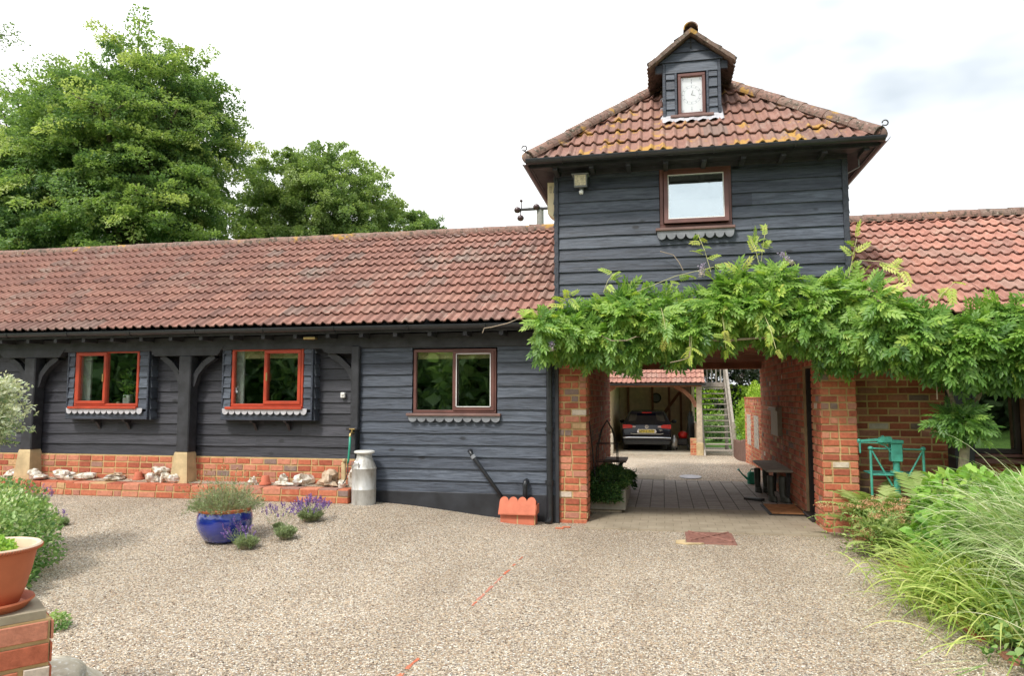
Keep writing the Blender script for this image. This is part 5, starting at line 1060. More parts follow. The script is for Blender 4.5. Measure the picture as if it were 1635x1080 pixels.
# things beside the car
mo = thing('lawn_mower', 'red and black lawn mower beside the car in the garage', 'mower', (.62, 24.5, zg))
m = MB(); m.blob((.62, 24.5, zg+.50), (.16, .2, .12), 8, 12, .05, 2); m.bbox(.50, .75, 24.4, 24.7, zg+.38, zg+.44, .02); m.build('engine_cover', 'red_plastic', mo, True)
m = MB(); m.bbox(.42, .78, 24.3, 24.8, zg+.16, zg+.38, .04); m.tube([(.74, 24.55, zg+.35), (.86, 24.9, zg+1.25)], .018, 6); m.build('deck', 'car_trim', mo)
for a, b in ((.42, 24.35), (.78, 24.35)): m = MB(); m.tube([(a-.03, b, zg+.11), (a+.03, b, zg+.11)], .11, 16); m.build('wheel', 'rubber', mo, 40)
m = MB(); m.lathe([(0,0),(.10,0),(.12,.05),(.12,.26),(.07,.32),(.05,.40),(0,.41)], (.34, 24.2, zg+.10), 16); tag(m.build('gas_bottle', 'steel', None, 40), 'small grey metal canister beside the red mower', 'canister')
m = MB()
for k in range(7): m.tube([(.86+.02*k, 24.2+.05*k, zg), (.80+.03*k, 24.6+.04*k, zg+1.1+.08*(k%3))], .022, 6)
tag(m.build('garden_tools', 'car_trim', None), 'bundle of dark long-handled tools leaning in the garage corner', 'tools')
m = MB(); m.bbox(-1.60, -1.54, 22.6, 22.66, zg+.0, zg+.62, .01); m.bbox(-1.58, -1.50, 22.5, 22.6, zg, zg+.62, .02); tag(m.build('stone_post', 'concrete', None), 'short pale stone post at the left side of the garage opening', 'post')
# timber stairs
sr = thing('timber_stairs', 'weathered grey open-tread timber staircase beside the garage', 'stairs', (1.7, 23.5, zg))
n_t, z_top, y0_, run = 12, 1.86, 22.35, 2.5; rise = (z_top-zg)/(n_t+1)
for k in range(n_t):
    m = MB(); yy = y0_+run*k/n_t; zz = zg+rise*(k+1); m.bbox(1.24, 1.99, yy, yy+.22, zz-.035, zz, .006, random.random()); m.build('tread', 'grey_wood', sr)
for xx in (1.17, 1.99):
    m = MB(); m.prism([(y0_-.10, zg), (y0_+.12, zg), (y0_+run+.1, z_top-.18), (y0_+run+.1, z_top+.08), (y0_+run-.1, z_top+.08)], lambda u, v_, d: (d, u, v_), xx, xx+.055); m.build('stringer', 'grey_wood', sr)
m = MB(); m.bbox(1.98, 2.10, y0_-.08, y0_+.06, zg-.05, zg+.95, .008); m.build('newel', 'grey_wood', sr); m = MB(); m.bbox(1.98, 2.09, y0_+run-.02, y0_+run+.10, zg, z_top+1.0, .008); m.build('newel', 'grey_wood', sr)
m = MB(); m.prism([(y0_-.02, zg+.88), (y0_-.02, zg+.98), (y0_+run, z_top+.95), (y0_+run, z_top+.85)], lambda u, v_, d: (d, u, v_), 1.99, 2.06)
for k in range(1, 12): yy = y0_+run*k/12; zz = zg+rise*k; m.box(2.01, 2.045, yy, yy+.035, zz+.1, zz+1.0)
m.build('handrail', 'grey_wood', sr)
m = MB(); m.bbox(1.17, 2.05, y0_+run+.1, y0_+run+1.2, z_top-.14, z_top+.02, .008); m.build('landing', 'grey_wood', sr); m = MB(); m.bbox(1.10, 2.05, y0_+run+1.1, y0_+run+1.16, z_top+.78, z_top+.84, .004)
m.build('top_rail', 'grey_wood', sr)
for k in range(6): m = MB(); xx = 1.20+.15*k; m.box(xx, xx+.04, y0_+run+1.1, y0_+run+1.15, z_top+.02, z_top+.80); m.build('baluster', 'grey_wood', sr)
# garden wall with flint panels, sleeper edging
gw = thing('garden_wall', 'red brick garden wall with flint panels beyond the archway on the right', 'garden wall', (1.9, 15, 0))
m = MB(); m.box(1.80, 2.02, 12.92, 17.0, -.3, 1.36); q_ = m.build('wall', 'mortar', gw)
fo = [(13.4, 14.1, .38, 1.02), (14.65, 15.35, .38, 1.02), (15.9, 16.6, .38, 1.02)]
m = MB(); bricks(m, YW(1.80, -1), 12.92, 17.0, -.15, 1.36, ops=fo); bricks(m, XW(17.0, 1), 1.8, 2.02, -.15, 1.36); bricks(m, XW(12.92), 1.8, 2.02, -.1, 1.36); m.bbox(1.78, 2.04, 12.92, 17.01, 1.36, 1.385, .005, .3); m.build('bricks', 'brick', q_)
for a, b, c, d in fo: m = MB(); m.box(1.79, 1.80, a, b, c, d); m.build('flint_infill', 'flint_panel', gw)
sl_ = thing('sleeper_edging', 'low wall of upright brown timbers between the garden wall and the stairs', 'edging', (1.95, 19.5, 0))
m = MB(); y = 17.05
while y < 22.2: x_ = 1.83+(y-17)*.035; zt_ = gh(x_, y)+.50+random.uniform(-.02, .02); m.bbox(x_, x_+.12, y, y+.225, -.5, zt_, .01, random.random()); y += .235
m.build('timbers', 'sleeper', sl_)
def bush(name, label, cat, boxes, n, mat, L=(.03, .06), W=(.6, .9), grp=None, up=.4, parent=None, bumpy=.18, hard=False):
    """leaf clusters over ellipsoids (cx,cy,cz,rx,ry,rz), denser near the surface"""
    Ps, Ns = [], []; tot = sum(b[3]*b[4]+b[3]*b[5]+b[4]*b[5] for b in boxes)
    for b in boxes:
        k = int(n*(b[3]*b[4]+b[3]*b[5]+b[4]*b[5])/tot); d = nrm(R.normal(size=(k, 3))); ph = R.uniform(0, 6, 3)
        if hard: d = nrm(np.sign(d)*np.abs(d)**.45)*np.maximum(1, 1.0)
        q = 1+bumpy*(np.sin(d@np.array([5., 3., 4.])+ph[0])*np.sin(d@np.array([-3., 6., 5.])+ph[1])); rr = (1-R.random(k)**2.2*.55)*q*(1.18 if hard else 1)
        Ps.append(d*rr[:, None]*np.array(b[3:6])+np.array(b[:3])); Ns.append(d)
    P, Nn = np.concatenate(Ps), np.concatenate(Ns); k = len(P); D = nrm(Nn+R.normal(size=(k, 3))*.7+[0, 0, up]); LL = R.uniform(*L, k)
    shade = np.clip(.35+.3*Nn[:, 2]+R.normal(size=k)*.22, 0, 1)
    o = leafobj('foliage' if parent else name, P, D, nrm(Nn*.7+R.normal(size=(k, 3))*.5+[0, 0, .6]), LL, LL*R.uniform(*W, k), shade, mat, parent)
    if not parent: tag(o, label, cat, grp)
    return o
bush('hedge', 'bright yellow-green clipped hedge behind the garden wall', 'hedge', [(2.75, 18.5, .55, .72, 5.2, 1.02), (2.7, 15.4, .6, .62, 2.2, .98), (2.65, 21.0, .6, .6, 1.6, 1.1)], 52000, 'hedge_leaf', (.05, .09), (.35, .5), up=.9)
bush('distant_hedge', 'green garden hedge seen through the stair treads', 'hedge', [(2.5, 37, 1.0, 5, .8, .9)], 9000, 'hedge_leaf', (.12, .2))
bush('shrub', 'dark green shrub behind the foot of the stairs', 'shrub', [(2.1, 30, .2, .7, .7, .5)], 2500, 'oak_leaf', (.06, .12))

# ------------------------------------------------------------------ pots and plants in the courtyard
def lathe_thing(mb, prof, c, n=48): mb.lathe(prof, c, n)
bp = thing('plant_pot', 'round glossy cobalt blue pot with a terracotta rim on the gravel', 'pot', (-3.98, 6.1, .05))
bc = (-3.98, 6.12, gh(-3.98, 6.12)-.005); s_ = .88
m = MB(); m.lathe([(0,0),(.17*s_,0),(.215*s_,.03),(.268*s_,.12),(.282*s_,.19),(.272*s_,.245),(.256*s_,.272)], bc, 56); m.build('body', 'blue_glaze', bp, 50)
m = MB(); m.lathe([(.256*s_,.270),(.262*s_,.276),(.265*s_,.295),(.254*s_,.303),(.235*s_,.297),(.230*s_,.26),(0,.25)], bc, 56); m.build('rim', 'terracotta', bp, 50)
def sprigs(name, c, rx, h, n, mats, parent, spread=.9, leafL=(.02, .035), base_r=.35, flowers=0, fl_mat='lavender_flower', stemmat='dry_stem', stem_w=.0022, seg=5, leafy=7, droop=.0, fl_len=.045, lean=(0, 0)):
    """stems radiating from the base with small narrow leaves, optional flower spikes; returns nothing"""
    c = np.array(c, float); an = R.uniform(0, 2*np.pi, n); q = np.sqrt(R.random(n)); bx = c+np.stack([np.cos(an)*q*rx*base_r, np.sin(an)*q*rx*base_r, np.zeros(n)], 1)
    hh = h*R.uniform(.65, 1.05, n)*(1-.35*q**2); tip = c+np.stack([np.cos(an)*q*rx+lean[0]*hh, np.sin(an)*q*rx+lean[1]*hh, hh], 1); tip[:, 2] -= droop*q*h
    V, F, r_ = [], [], []; LP, LD, LN = [], [], []
    for i in range(n):
        ts = np.linspace(0, 1, seg); mid = (bx[i]+tip[i])/2+[0, 0, .12*h*q[i]]+R.normal(size=3)*h*.04
        pts = ((1-ts)**2)[:, None]*bx[i]+(2*ts*(1-ts))[:, None]*mid+(ts**2)[:, None]*tip[i]; side = nrm(np.cross(pts[-1]-pts[0], R.normal(size=3))); b = len(V)
        for k, p in enumerate(pts): w_ = stem_w*(1-.5*k/seg); V += [p-side*w_, p+side*w_]
        for k in range(seg-1): F.append((b+2*k, b+2*k+1, b+2*k+3, b+2*k+2)); r_.append(R.random())
        kk = max(2, int(leafy)); tt = R.uniform(.25, 1, kk); pp = ((1-tt)**2)[:, None]*bx[i]+(2*tt*(1-tt))[:, None]*mid+(tt**2)[:, None]*tip[i]; dd = nrm(tip[i]-bx[i])
        LP.append(pp); LD.append(nrm(dd+R.normal(size=(kk, 3))*.6)); LN.append(R.normal(size=(kk, 3)))
    fastmesh('stems', np.array(V), np.array(F), r_, stemmat, parent)
    P, D, Nn = np.concatenate(LP), np.concatenate(LD), np.concatenate(LN); k = len(P); L_ = R.uniform(*leafL, k); leafobj('foliage', P, D, Nn, L_, L_*.22, R.random(k)*.6+.4*(P[:,2]-c[2])/h, mats, parent)
    if flowers:
        idx = R.choice(n, min(flowers, n), False); P, D, L_ = [], [], []
        for i in idx:
            dd = nrm(tip[i]-bx[i]+[0,0,.3*h]+R.normal(size=3)*.05); base = tip[i]; kk = 14; tt = np.linspace(0, fl_len, kk); P.append(base+dd*tt[:, None]); D.append(nrm(dd+R.normal(size=(kk, 3))*.9)); L_.append(np.full(kk, .0145))
        P, D, L_ = np.concatenate(P), np.concatenate(D), np.concatenate(L_); leafobj('flowers', P, D, R.normal(size=P.shape), L_, L_*.7, R.random(len(P)), fl_mat, parent)
lv = thing('potted_lavender', 'grey-green faded lavender bush growing in the blue pot', 'plant', (bc[0], bc[1], bc[2]+.25))
pc = (bc[0], bc[1], bc[2]+.24)
sprigs('x', pc, .36, .36, 620, 'lavender_leaf', lv, seg=5, leafy=8, base_r=.5, stem_w=.0016, droop=.35)
sprigs('x', (pc[0]-.04, pc[1], pc[2]), .36, .45, 60, 'lavender_leaf', lv, leafy=3, base_r=.4, flowers=26, fl_mat='sedum_head', stem_w=.0012, fl_len=.014)
def lavender(x, y, r_, h, label, fl, name='lavender', lean=(0,0), flh=2.0):
    z = gh(x, y); t_ = thing(name, label, 'lavender', (x, y, z), 'lavender plants in the gravel')
    sprigs('x', (x, y, z), r_, h, 210, 'lavender_leaf', t_, leafy=9, base_r=.45, leafL=(.02, .04), stem_w=.0014)
    if fl: sprigs('x', (x+lean[0]*.1, y, z), r_*1.35, h*flh, fl, 'lavender_leaf', t_, leafy=1, base_r=.25, flowers=fl, stemmat='lavender_leaf', stem_w=.0013, lean=lean)
    return t_
lavender(-3.62, 5.90, .10, .115, 'small lavender with a fan of purple spikes in front of the blue pot', 30, lean=(-.45, .1), flh=1.9)
lavender(-3.42, 6.22, .095, .125, 'leafy lavender tuft with hardly a flower, between the other two', 0)
lavender(-3.50, 6.85, .13, .13, 'largest lavender, full of purple spikes, nearest the low brick wall', 95, flh=1.75)
sprigs('x', (-3.66, 6.5, gh(-3.66, 6.5)), .16, .24, 26, 'lavender_leaf', lavender(-3.66, 6.52, .04, .05, 'sparse pinkish lavender spikes right of the blue pot', 0), leafy=1, flowers=24, stemmat='lavender_leaf', stem_w=.0012)
lavender(-5.95, 6.35, .05, .07, 'tiny lavender seedling alone in the gravel beyond the left bush', 6, flh=2.2)
lavender(-6.9, 7.0, .10, .13, 'lavender with violet spikes beside the left shrub, before the leftmost padstone', 20, flh=1.8)
# left foreground: brick pier with coping, big terracotta pot, stone, bushes
gp = thing('low_brick_pier', 'low brick pier with a stone coping in the bottom left corner', 'wall', (-2.9, 2.6, 0))
ax = lambda a, b: a
O_ = Vector((-2.52, 2.66, 0)); ud = Vector((-.59, -.81, 0)).normalized(); vd = Vector((-.81, .59, 0)).normalized()
FM = lambda a, o, z: tuple((O_+ud*a-vd*o+Vector((0,0,z)))) 
m = MB(); b0 = len(m.v); m.prism([(0.004,.0),(1.3,.0),(1.3,.5),(.004,.5)], lambda a, b, d: tuple(O_+ud*a+vd*(b+.004)+Vector((0,0,d))), .05, .458); q_ = m.build('pier_core', 'mortar', gp)
m = MB(); bricks(m, FM, 0, 1.3, .09, .458, .2, .092)
EM = lambda a, o, z: tuple(O_+vd*a-ud*o+Vector((0,0,z))); bricks(m, EM, 0, .5, .09, .458, .2, .092); m.build('bricks', 'brick', q_)
m = MB(); pts = [(.02,.008),(1.3,-.03),(1.3,.5),(.02,.5),(.012,.2)]; m.prism(pts, lambda a, b, d: tuple(O_+ud*a+vd*b+Vector((0,0,d))), .460, .492); m.build('coping', 'coping', gp)
m = MB(); m.prism([(-.012, -.02), (1.3, -.03), (1.3, .5), (-.012, .5)], lambda a, b, d: tuple(O_+ud*a+vd*b+Vector((0,0,d))), -.05, .07); m.build('footing', 'grey_rock', gp)
pt = thing('terracotta_pot', 'large terracotta pot with a cream rope-edged rim on the brick pier', 'pot', (-2.72, 2.72, .49)); tcx = (-2.795, 2.60, .492); TS = .86
m = MB(); m.lathe([(a*TS, b*TS) for a, b in [(0,.02),(.125,.02),(.14,.028),(.165,.10),(.185,.18),(.200,.26),(.207,.285)]], tcx, 64); m.build('body', 'terracotta', pt, 50)
m = MB(); m.lathe([(a*TS, b*TS) for a, b in [(.205,.283),(.220,.290),(.226,.302),(.218,.309),(.198,.304),(.190,.28),(.18,.24),(0,.235)]], tcx, 64); m.build('rim', 'cream_rim', pt, 50)
m = MB(); 
for k in range(110):
    a = 2*math.pi*k/110; p = lambda da, r_, z: (tcx[0]+TS*r_*math.cos(a+da), tcx[1]+TS*r_*math.sin(a+da), tcx[2]+TS*z)
    m.tube([p(0, .212, .283), p(.03, .2235, .290), p(.06, .2255, .300)], .0035, 5)
m.build('rope_edge', 'terracotta', pt, True)
m = MB(); m.lathe([(0,.0),(.145,.0),(.168,.028),(.176,.034),(.172,.042),(.162,.036),(.145,.012),(0,.012)], tcx, 56); m.build('saucer', 'terracotta', pt, 50)
P = []; n = 2600; q = R.random((n, 3)); a = q[:,0]*6.283; rr = np.sqrt(q[:,1])*.12; P = np.stack([tcx[0]-.03+rr*np.cos(a), tcx[1]+rr*np.sin(a), tcx[2]+.20+q[:,2]*.11*(1-(rr/.15)**2)], 1); D = nrm(R.normal(size=(n,3))+[0,0,.9])
leafobj('pot_seedlings', P, D, R.normal(size=(n,3)), R.uniform(.012,.028,n), R.uniform(.008,.014,n), .5+.5*R.random(n), 'hydrangea_leaf'); tag(bpy.data.objects['pot_seedlings'], 'feathery light green plant in the big terracotta pot', 'plant')
m = MB(); m.blob((-2.98, 2.98, -.02), (.40, .30, .15), 16, 24, .13, 21); tag(m.build('boulder', 'grey_rock', None, 60), 'flat lichen-spotted boulder at the foot of the brick pier, bottom left', 'boulder')
bush('shrub', 'rounded variegated green shrub at the left edge behind the terracotta pot', 'shrub', [(-5.08, 4.6, .25, .50, .6, .42), (-4.60, 4.15, .12, .28, .40, .27), (-5.8, 5.2, .27, .55, .6, .42), (-5.0, 3.9, .1, .3, .4, .33)], 26000, 'box_leaf', (.022, .042), (.5, .8), bumpy=.12)
bush('shrub', 'cream and green variegated shrub reaching in at the left edge before the barn', 'shrub', [(-5.55, 5.0, 1.22, .30, .3, .20), (-5.50, 5.0, 1.43, .22, .25, .12), (-5.68, 5.0, 1.04, .24, .3, .12)], 9000, 'varieg_leaf', (.02, .045), (.45, .7), bumpy=.45)
t_ = bush('weed', 'small green weed at the corner of the brick pier', 'weed', [(-3.58, 3.80, .03, .08, .08, .06)], 320, 'box_leaf', (.015, .03))
# right bed
def fern(cx, cy, cz, n, L, label):
    V, F, r_ = [], [], []; SV, SF = [], []
    t_ = thing('fern', label, 'fern', (cx, cy, cz), 'ferns in the flower bed')
    for i in range(n):
        an = 2*math.pi*i/n+R.uniform(-.2, .2); el = R.uniform(.55, 1.25); l = L*R.uniform(.7, 1.05); d = np.array([math.cos(an), math.sin(an), 0.]); seg = 16; p = np.array([cx, cy, cz])+d*.03; tone = R.random()*.5
        for k in range(seg):
            t = k/seg; e = el-1.25*t*t; dr = d*math.cos(e)+np.array([0,0,math.sin(e)]); p2 = p+dr*l/seg; sd = nrm(np.cross(dr, [0,0,1])); up = np.cross(sd, dr)
            pl = l*.17*math.sin(math.pi*min(1, (t*.92+.10)))**.8
            for s2 in (-1, 1):
                for q in range(2):
                    b0 = p+(p2-p)*(.25+.5*q); dv = nrm(sd*s2+dr*.45+up*-.10+R.normal(size=3)*.06); tip = b0+dv*pl; w_ = dr*l/seg*.24; b = len(V)
                    V += [b0-w_, b0+w_, b0+dv*pl*.55+w_*.9+up*.004, tip, b0+dv*pl*.55-w_*.9+up*.004]; F += [(b, b+1, b+2), (b, b+2, b+4), (b+4, b+2, b+3)]; r_ += [min(1, tone+.45*t+R.random()*.2)]*3
            p = p2
    fastmesh('fronds', np.array(V), np.array(F), r_, 'fern_leaf', t_)
fern(2.08, 7.60, .02, 46, .74, 'feathery pale fern at the foot of the right brick pier'); fern(2.42, 7.42, .05, 40, .84, 'feathery fern in front of the green scale, right of the first'); fern(1.95, 6.95, .02, 40, .52, 'dark low fern spilling over the bed edge near the archway'); fern(2.95, 7.4, .1, 30, .80, 'fern below the wisteria trunk'); fern(2.12, 6.55, .0, 30, .52, 'low fern between the orange flower heads and the hydrangea')
bush('hydrangea', 'broad-leaved bright green hydrangea in the middle of the flower bed', 'shrub', [(2.5, 6.75, .38, .46, .45, .37), (3.1, 6.7, .40, .6, .5, .38), (2.3, 6.3, .24, .38, .4, .32), (2.8, 6.1, .34, .45, .4, .38)], 5600, 'hydrangea_leaf', (.06, .11), (.55, .75), bumpy=.12, up=.2)
bush('ground_cover', 'low leafy plant under the grasses at the near end of the bed', 'plant', [(2.15, 4.35, .10, .45, .6, .18), (2.5, 3.6, .1, .5, .5, .2)], 2600, 'box_leaf', (.03, .055))
sd_ = thing('sedum', 'stonecrop with flat orange-pink flower heads at the bed edge by the right pier', 'plant', (1.95, 6.95, .1))
P, D = [], []
for k in range(34):
    c = np.array([1.86+R.normal()*.15, 6.95+R.normal()*.15, .42+R.normal()*.045]) if k < 24 else np.array([1.74+R.normal()*.07, 7.05+R.normal()*.18, .2+R.normal()*.07]); kk = 60
    pp = c+R.normal(size=(kk,3))*[.035,.035,.010]; P.append(pp); D.append(nrm(R.normal(size=(kk,3))+[0,0,1]))
P, D = np.concatenate(P), np.concatenate(D); leafobj('flower_heads', P, D, R.normal(size=P.shape), np.full(len(P), .014), np.full(len(P), .010), R.random(len(P)), 'sedum_head', sd_)
n = 1500; P = np.stack([1.93+R.normal(size=n)*.2, 6.9+R.normal(size=n)*.18, R.uniform(.02, .40, n)], 1); leafobj('foliage', P, nrm(R.normal(size=(n,3))+[-.3,-.3,.4]), R.normal(size=(n,3))+[0,0,1], R.uniform(.03,.055,n), R.uniform(.014,.024,n), R.random(n), 'fern_leaf', sd_)
def grass(name, label, c, n, L, W, el, mat, spread, bend, az=None, grp=None, z0=0., seg=9):
    V, F, r_ = [], [], []; c = np.array(c, float)
    for i in range(n):
        an = R.uniform(*az) if az else R.uniform(0, 2*math.pi); d = np.array([math.cos(an), math.sin(an), 0.]); e = R.uniform(*el); l = L*R.uniform(.55, 1.1); w_ = W*R.uniform(.6, 1.1); b_ = bend*R.uniform(.7, 1.25)
        p = c+np.array([R.normal()*spread[0], R.normal()*spread[1], 0]); sd = np.array([-d[1], d[0], 0.])*1.0; tw = R.uniform(-.5, .5); b = len(V); tone = R.random()
        for k in range(seg+1):
            t = k/seg; ww = w_*(1-t**2.2)*(.6+.4*min(1, t*4))+.0004; s2 = sd*math.cos(tw)+np.array([0,0,1])*math.sin(tw); V += [p-s2*ww/2, p+s2*ww/2]
            ee = e-b_*t**1.5; p = p+(d*math.cos(ee)+np.array([0,0,math.sin(ee)]))*l/seg
            if p[2] < .02: p[2] = .02
        for k in range(seg): F.append((b+2*k, b+2*k+1, b+2*k+3, b+2*k+2)); r_.append(min(1, max(0, tone+R.normal()*.04)))
    o = fastmesh(name, np.array(V), np.array(F), r_, mat); return tag(o, label, 'grass', grp)
grass('lime_grass', 'arching lime-yellow broad-bladed grass spilling onto the gravel', (2.0, 5.3, .0), 1050, .62, .018, (.5, 1.35), 'lime_grass', (.17, .42), 1.75, (1.9, 4.6), 'ornamental grasses in the flower bed')
grass('tall_grass', 'tall fountain of fine grey-green arching grass at the right edge', (2.70, 5.25, .0), 1900, 1.25, .013, (.95, 1.5), 'grey_grass', (.2, .34), 1.9, (1.3, 5.2), 'ornamental grasses in the flower bed')
grass('tall_grass', 'dense upright green and cream striped grass at the bottom right corner', (2.42, 4.0, .0), 1900, .95, .013, (1.0, 1.5), 'grey_grass', (.20, .30), 1.5, (1.2, 5.2), 'ornamental grasses in the flower bed')
grass('tall_grass', 'few long pale wispy grass stems arching high over the hydrangea', (2.9, 5.9, .2), 60, 1.35, .006, (.7, 1.4), 'grey_grass', (.25, .25), 1.9, (1.9, 4.4), 'ornamental grasses in the flower bed')
grass('fallen_blade', 'long green grass blades lying on the gravel before the bed', (1.55, 4.2, .02), 5, .45, .008, (.0, .12), 'grey_grass', (.05, .05), .1, (3.6, 4.4))

# ------------------------------------------------------------------ wisteria
def compound(npair=5, L=.20, ll=.085, lw=.034):
    """one pinnate leaf along +x, drooping in z; returns verts (k,3), tris, leaflet index"""
    V, F, ix = [], [], []; q = 0
    def leaflet(p, d, up):
        nonlocal q
        d = np.array(d)/np.linalg.norm(d); s = np.cross(up, d); s /= np.linalg.norm(s); u = np.cross(d, s); b = len(V)
        V.extend([p, p+d*ll*.32+s*lw*.5+u*.004, p+d*ll*.68+s*lw*.36, p+d*ll-u*.008, p+d*ll*.68-s*lw*.36, p+d*ll*.32-s*lw*.5+u*.004, p+d*ll*.5-u*.004])
        F.extend([(b, b+1, b+6), (b+1, b+2, b+6), (b+2, b+3, b+6), (b+6, b+3, b+4), (b+6, b+4, b+5), (b, b+6, b+5)]); ix.extend([q]*6); q += 1
    for k in range(npair):
        t = (k+1)/(npair+.6); p = np.array([L*t, 0, -.35*L*t*t])
        for s in (-1, 1): leaflet(p, (.55+.3*t, s*(1-.35*t), -.38), np.array([.25, 0, 1.]))
    leaflet(np.array([L, 0, -.35*L]), (1, 0, -.6), np.array([.5, 0, 1.]))
    b = len(V); V.extend([np.array([0, .0015, 0]), np.array([0, -.0015, 0]), np.array([L*.5, .0012, -.085*L]), np.array([L*.5, -.0012, -.085*L]), np.array([L, 0, -.35*L])]); F.extend([(b, b+1, b+3), (b, b+3, b+2), (b+2, b+3, b+4)]); ix.extend([q]*3)
    return np.array(V), np.array(F), np.array(ix)
CV, CF, CI = compound()
def place_compound(name, P, D, sc, tone, parent, mat='wisteria_leaf', jit=.5):
    n = len(P); X = nrm(D); Z = nrm(np.array([0,-.75,.8])+R.normal(size=(n,3))*jit*.8); Y = nrm(np.cross(Z, X)); Z = np.cross(X, Y); M = np.stack([X, Y, Z], 2)*sc[:, None, None]
    V = np.einsum('nij,kj->nki', M, CV)+P[:, None, :]; F = CF[None]+np.arange(n)[:, None, None]*len(CV); r_ = np.clip(tone[:, None]+R.normal(size=(n, CI.max()+1))[:, CI]*.06, 0, 1)
    return fastmesh(name, V.reshape(-1, 3), F.reshape(-1, 3), r_.ravel(), mat, parent)
wis = thing('wisteria', 'leafy green wisteria trained across the tower above the archway', 'climber', (2.73, 7.72, 0))
# (world x, foliage top z, foliage bottom z) along the wall
WX = [(-1.60, 2.22, 2.0), (-1.40, 2.27, 1.81), (-1.02, 2.34, 1.72), (-.68, 2.38, 1.70), (-.35, 2.56, 1.62), (-.06, 2.53, 1.74), (.16, 2.38, 1.68), (.35, 2.44, 1.76), (.45, 2.5, 1.85), (.60, 2.60, 1.86), (.79, 2.74, 1.92), (.97, 2.68, 1.92),
      (1.18, 2.78, 1.85), (1.44, 2.57, 1.75), (1.68, 2.62, 1.58), (1.85, 2.62, 1.60), (2.05, 2.48, 1.65), (2.32, 2.28, 1.59), (2.58, 2.12, 1.50), (2.71, 2.08, 1.45), (2.91, 2.22, 1.42), (3.12, 2.27, 1.44), (3.5, 2.27, 1.42)]
wx = np.array([a for a, _, _ in WX]); wt = np.array([b for _, b, _ in WX]); wb = np.array([c for _, _, c in WX])
n = 4500; X = R.uniform(-1.27, 3.55, n); T = np.interp(X, wx, wt)+.03*np.sin(X*17)+.03*np.sin(X*31+1); B = np.interp(X, wx, wb)+.04*np.sin(X*13+2)+.03*np.sin(X*27)
u = R.beta(1.05, 1.05, n); Z = B+.17+(T-B-.24)*u; bulge = np.sqrt(np.clip(1-(2*u-1)**2, 0.03, 1)); wall = np.where(X > 1.95, 7.70, 8.0); wall = np.where(X < -1.2, 7.72, wall)
lump = .5+.5*np.sin(X*9.3+Z*5)*np.sin(Z*11-X*4)
Yy = wall-.05-bulge*(.20+.28*lump)*np.sqrt(R.random(n)); P = np.stack([X, Yy, Z], 1)
edge = (u > .86); low_ = (u < .25)
D = np.stack([R.normal(size=n)*.7, -np.abs(R.normal(size=n))*.55-.25, np.where(edge, R.uniform(.1, .9, n), R.normal(size=n)*.4-np.where(low_, .75, .15))], 1)
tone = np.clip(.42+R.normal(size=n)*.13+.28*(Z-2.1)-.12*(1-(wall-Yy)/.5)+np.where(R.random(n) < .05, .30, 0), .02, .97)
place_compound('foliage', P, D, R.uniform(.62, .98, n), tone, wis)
# young yellow-green shoots
sh = [((-.25, 7.72, 2.50), (.55, 7.8, 2.75)), ((.52, 7.8, 2.70), (.40, 7.9, 3.13)), ((1.02, 7.75, 2.78), (1.08, 7.85, 3.10)), ((1.0, 7.75, 2.75), (.93, 7.8, 3.05)), ((1.88, 7.85, 2.6), (1.97, 7.85, 3.0)), ((1.95, 7.7, 2.75), (2.30, 7.6, 2.62)), ((-1.25, 7.55, 2.2), (-1.36, 7.5, 2.33)), ((-.6, 7.7, 2.5), (-.50, 7.75, 2.70)), ((-1.05, 7.7, 2.3), (-.95, 7.7, 2.5)), ((2.5, 7.5, 2.2), (2.72, 7.5, 2.46)), ((.0, 7.55, 2.3), (.05, 7.45, 2.0)), ((.6, 7.5, 2.2), (.62, 7.4, 1.86)), ((1.0, 7.5, 2.2), (1.08, 7.35, 1.85)), ((.3, 7.5, 2.0), (.28, 7.45, 1.78)), ((-.45, 7.6, 2.3), (-.2, 7.55, 2.25))]
P, D, m = [], [], MB()
for a, b in sh:
    a, b = np.array(a), np.array(b); m = MB(); m.tube([tuple(a), tuple((a+b)/2+[0, -.02, .03]), tuple(b)], .003, 5); m.build('shoot', 'yellow_twig', wis)
    for k in range(7): t = .3+.7*k/6; P.append(a+(b-a)*t); D.append(nrm((b-a)*.8+R.normal(size=3)*.35))
P, D = np.array(P), np.array(D); place_compound('young_leaves', P, D, R.uniform(.4, .75, len(P)), np.clip(.82+R.normal(size=len(P))*.1, 0, 1), wis, jit=.9)
